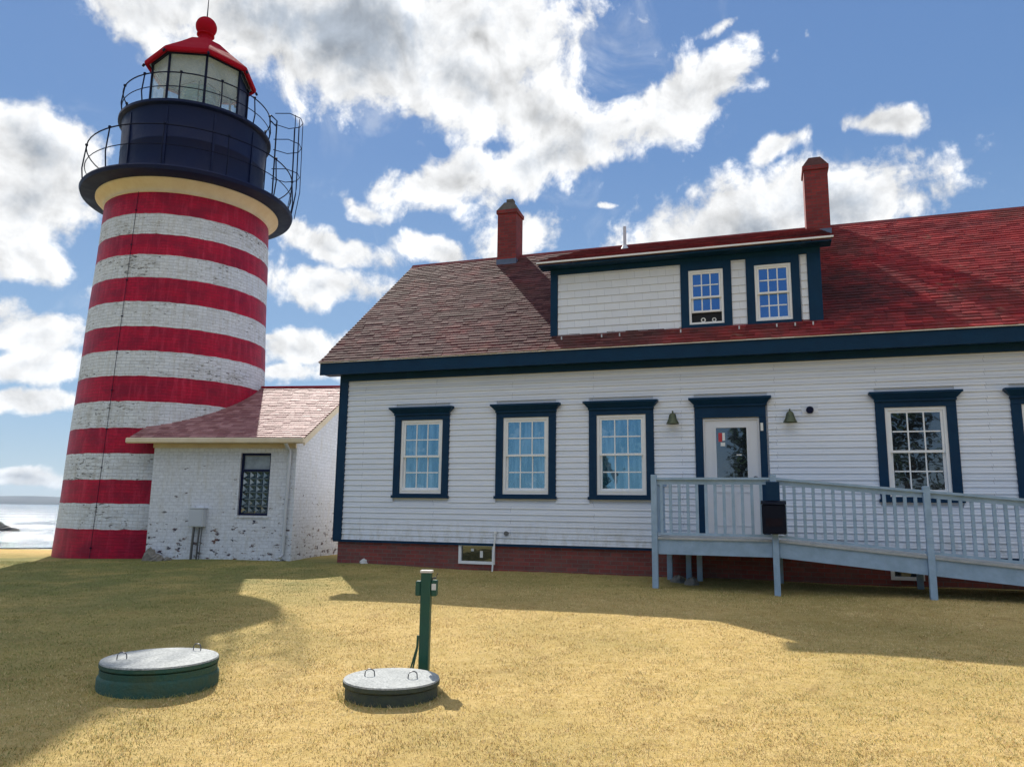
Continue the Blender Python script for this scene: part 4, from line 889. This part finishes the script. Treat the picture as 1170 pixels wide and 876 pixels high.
# ------------------------------------------------------------ spruces across the lawn (mirrored in the windows)
def spruce(x, y, h, label, seed):
    rn = random.Random(seed); g = gz(x, y); t = thing('spruce_tree', label, 'tree', (x, y, g), 0, 'spruce trees across the lawn facing the house')
    b = MB(); b.tube([(0, 0, -.2), (.05, 0, h * .5), (0, .03, h * .97)], [h * .022, h * .013, .01], 8); b.build('trunk', M_BARK, t)
    b = MB(); b.tint = []; b.fade = None
    for k in range(int(750 + h * 130)):
        f = rn.random() ** .75; z = h * (.08 + .92 * f); rr = h * .24 * (1 - f) ** .9 * (.25 + .85 * rn.random()) * (.85 + .25 * math.sin(f * 40)) + .05; a = rn.random() * 6.283
        cx, cy = rr * math.cos(a), rr * math.sin(a); z -= rr * .22; L_ = .16 + .20 * rn.random() + h * .018; ta = a + rn.uniform(-.7, .7); wv = L_ * .32
        e1 = Vector((math.cos(ta), math.sin(ta), rn.uniform(-.5, .1))) * L_; e2 = Vector((-math.sin(ta), math.cos(ta), rn.uniform(-.5, .5))) * wv; c0 = Vector((cx, cy, z))
        b.add([tuple(c0 - e2), tuple(c0 + e1 * .5 - e2 * .9), tuple(c0 + e1), tuple(c0 + e1 * .5 + e2 * .9), tuple(c0 + e2)], [(0, 1, 2, 3, 4)]); b.tint.append(rn.random())
    b.build('crown', M_NEEDLE, t)
TREES = [(-3.2, -25, 4.2, 'shortest spruce, standing first in the row across from the house'), (.6, -27, 6.2, 'second shortest spruce beside the shortest one'), (4.2, -25.5, 8.0, 'spruce of middling height standing opposite the white door'),
         (7.6, -28, 10.2, 'tall spruce between the middling one and the tallest'), (11.2, -26, 11.6, 'tallest spruce in the row across from the house'), (15.4, -27.5, 9.6, 'tall spruce right beside the tallest one'), (19.6, -26, 8.8, 'last spruce at the far right end of the row')]
for k, (s_, d_, h, lb) in enumerate(TREES):
    p = hw(s_, d_); spruce(p[0], p[1], h, lb, 100 + k)

# ------------------------------------------------------------ grass blades
def grass():
    NB = 620000
    u = RNG.random(NB); Y = 3.6 + (17.2 - 3.6) * u ** 1.35; X = (RNG.random(NB) * 2 - 1) * (Y * .74 + .5)
    d = (X - HO.x) * HN.x + (Y - HO.y) * HN.y
    ok = (d < -.05) | (X < -4.2)
    sx = (X - SC.x) * SU.x + (Y - SC.y) * SU.y; sb = (X - SC.x) * SB.x + (Y - SC.y) * SB.y; ok &= ~((sb > -.02) & (X > -9)) | (X < -8.6); ok &= (X - TX) ** 2 + (Y - TY) ** 2 > 2.45 ** 2
    for (cx, cy, r_) in ((-2.715, 6.20, .42), (-.870, 5.96, .345)): ok &= (X - cx) ** 2 + (Y - cy) ** 2 > r_ ** 2
    def fn(x, y, s, ph): return np.sin(x * s + ph + 1.7 * np.sin(y * s * .8)) * np.sin(y * s * 1.1 + ph * 2 + 1.3 * np.sin(x * s * .7))
    clump = .5 + .25 * fn(X, Y, 1.7, .4) + .25 * fn(X, Y, 5.3, 1.9)
    ok &= RNG.random(NB) < (.45 + .6 * clump)
    X, Y, clump = X[ok], Y[ok], clump[ok]; n = len(X)
    Z = ground_z(X, Y) + CH
    sc = .75 + .035 * Y
    near = np.zeros(n)
    for (cx, cy, r_) in ((-2.715, 6.20, .43), (-.870, 5.96, .35), (px_, py_, .045)): q = np.hypot(X - cx, Y - cy) - r_; near = np.maximum(near, np.clip(1 - q / .10, 0, 1))
    hgt = (.007 + .013 * RNG.random(n)) * sc * (1 + 1.3 * near); a = RNG.random(n) * 6.283; lean = (.4 + 1.5 * RNG.random(n)) * hgt; w_ = (.0016 + .0015 * RNG.random(n)) * sc
    la = a + 1.57 + RNG.normal(0, .5, n)
    V = np.empty((n, 3, 3)); V[:, 0, 0] = X - np.cos(a) * w_; V[:, 0, 1] = Y - np.sin(a) * w_; V[:, 0, 2] = Z - .004; V[:, 1, 0] = X + np.cos(a) * w_; V[:, 1, 1] = Y + np.sin(a) * w_; V[:, 1, 2] = Z - .004
    V[:, 2, 0] = X + np.cos(la) * lean; V[:, 2, 1] = Y + np.sin(la) * lean; V[:, 2, 2] = Z + hgt
    me = bpy.data.meshes.new('grass'); me.vertices.add(n * 3); me.vertices.foreach_set('co', V.ravel()); me.loops.add(n * 3); me.loops.foreach_set('vertex_index', np.arange(n * 3, dtype=np.int32))
    me.polygons.add(n); me.polygons.foreach_set('loop_start', np.arange(0, n * 3, 3, dtype=np.int32)); me.update(calc_edges=True)
    tt = np.clip(.50 * RNG.random(n) + .5 * (.5 + .30 * fn(X, Y, 9.0, .7) + .26 * fn(X, Y, 21.0, 2.9) + .22 * fn(X, Y, 3.1, 4.1)), 0, 1)
    at = me.attributes.new('tint', 'FLOAT', 'FACE'); at.data.foreach_set('value', tt.astype(np.float32))
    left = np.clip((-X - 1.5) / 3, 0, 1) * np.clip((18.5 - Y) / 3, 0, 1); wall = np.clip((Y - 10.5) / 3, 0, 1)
    green = np.clip(.12 + .42 * (fn(X, Y, .8, 2.2) * .5 + .5) * (.25 + .75 * np.maximum(left, wall * .6)) + .62 * left + .42 * wall + .25 * np.clip(fn(X, Y, .42, 5.1), 0, 1) + .6 * near + RNG.normal(0, .12, n), 0, 1)  # more dark green blades at left and wall, deepening the shade by colour
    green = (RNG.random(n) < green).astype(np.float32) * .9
    at = me.attributes.new('fade', 'FLOAT', 'FACE'); at.data.foreach_set('value', green)
    me.materials.append(M_BLADE); o = bpy.data.objects.new('grass', me); col.objects.link(o); struct(o, 'stuff')
grass()

# ------------------------------------------------------------ sea air between here and the far headland
b = MB(); b.box(-9500, 9500, -9500, 9500, SEA - 1.5, 190)
hm = bpy.data.materials.new('haze'); hm.use_nodes = True; t_ = hm.node_tree; t_.nodes.remove(t_.nodes['Principled BSDF'])
pv = t_.nodes.new('ShaderNodeVolumePrincipled'); pv.inputs['Color'].default_value = (.62, .78, .98, 1); pv.inputs['Density'].default_value = .000045; pv.inputs['Anisotropy'].default_value = .2
t_.links.new(pv.outputs[0], t_.nodes['Material Output'].inputs['Volume'])
o = b.build('haze', hm); o['kind'] = 'stuff'
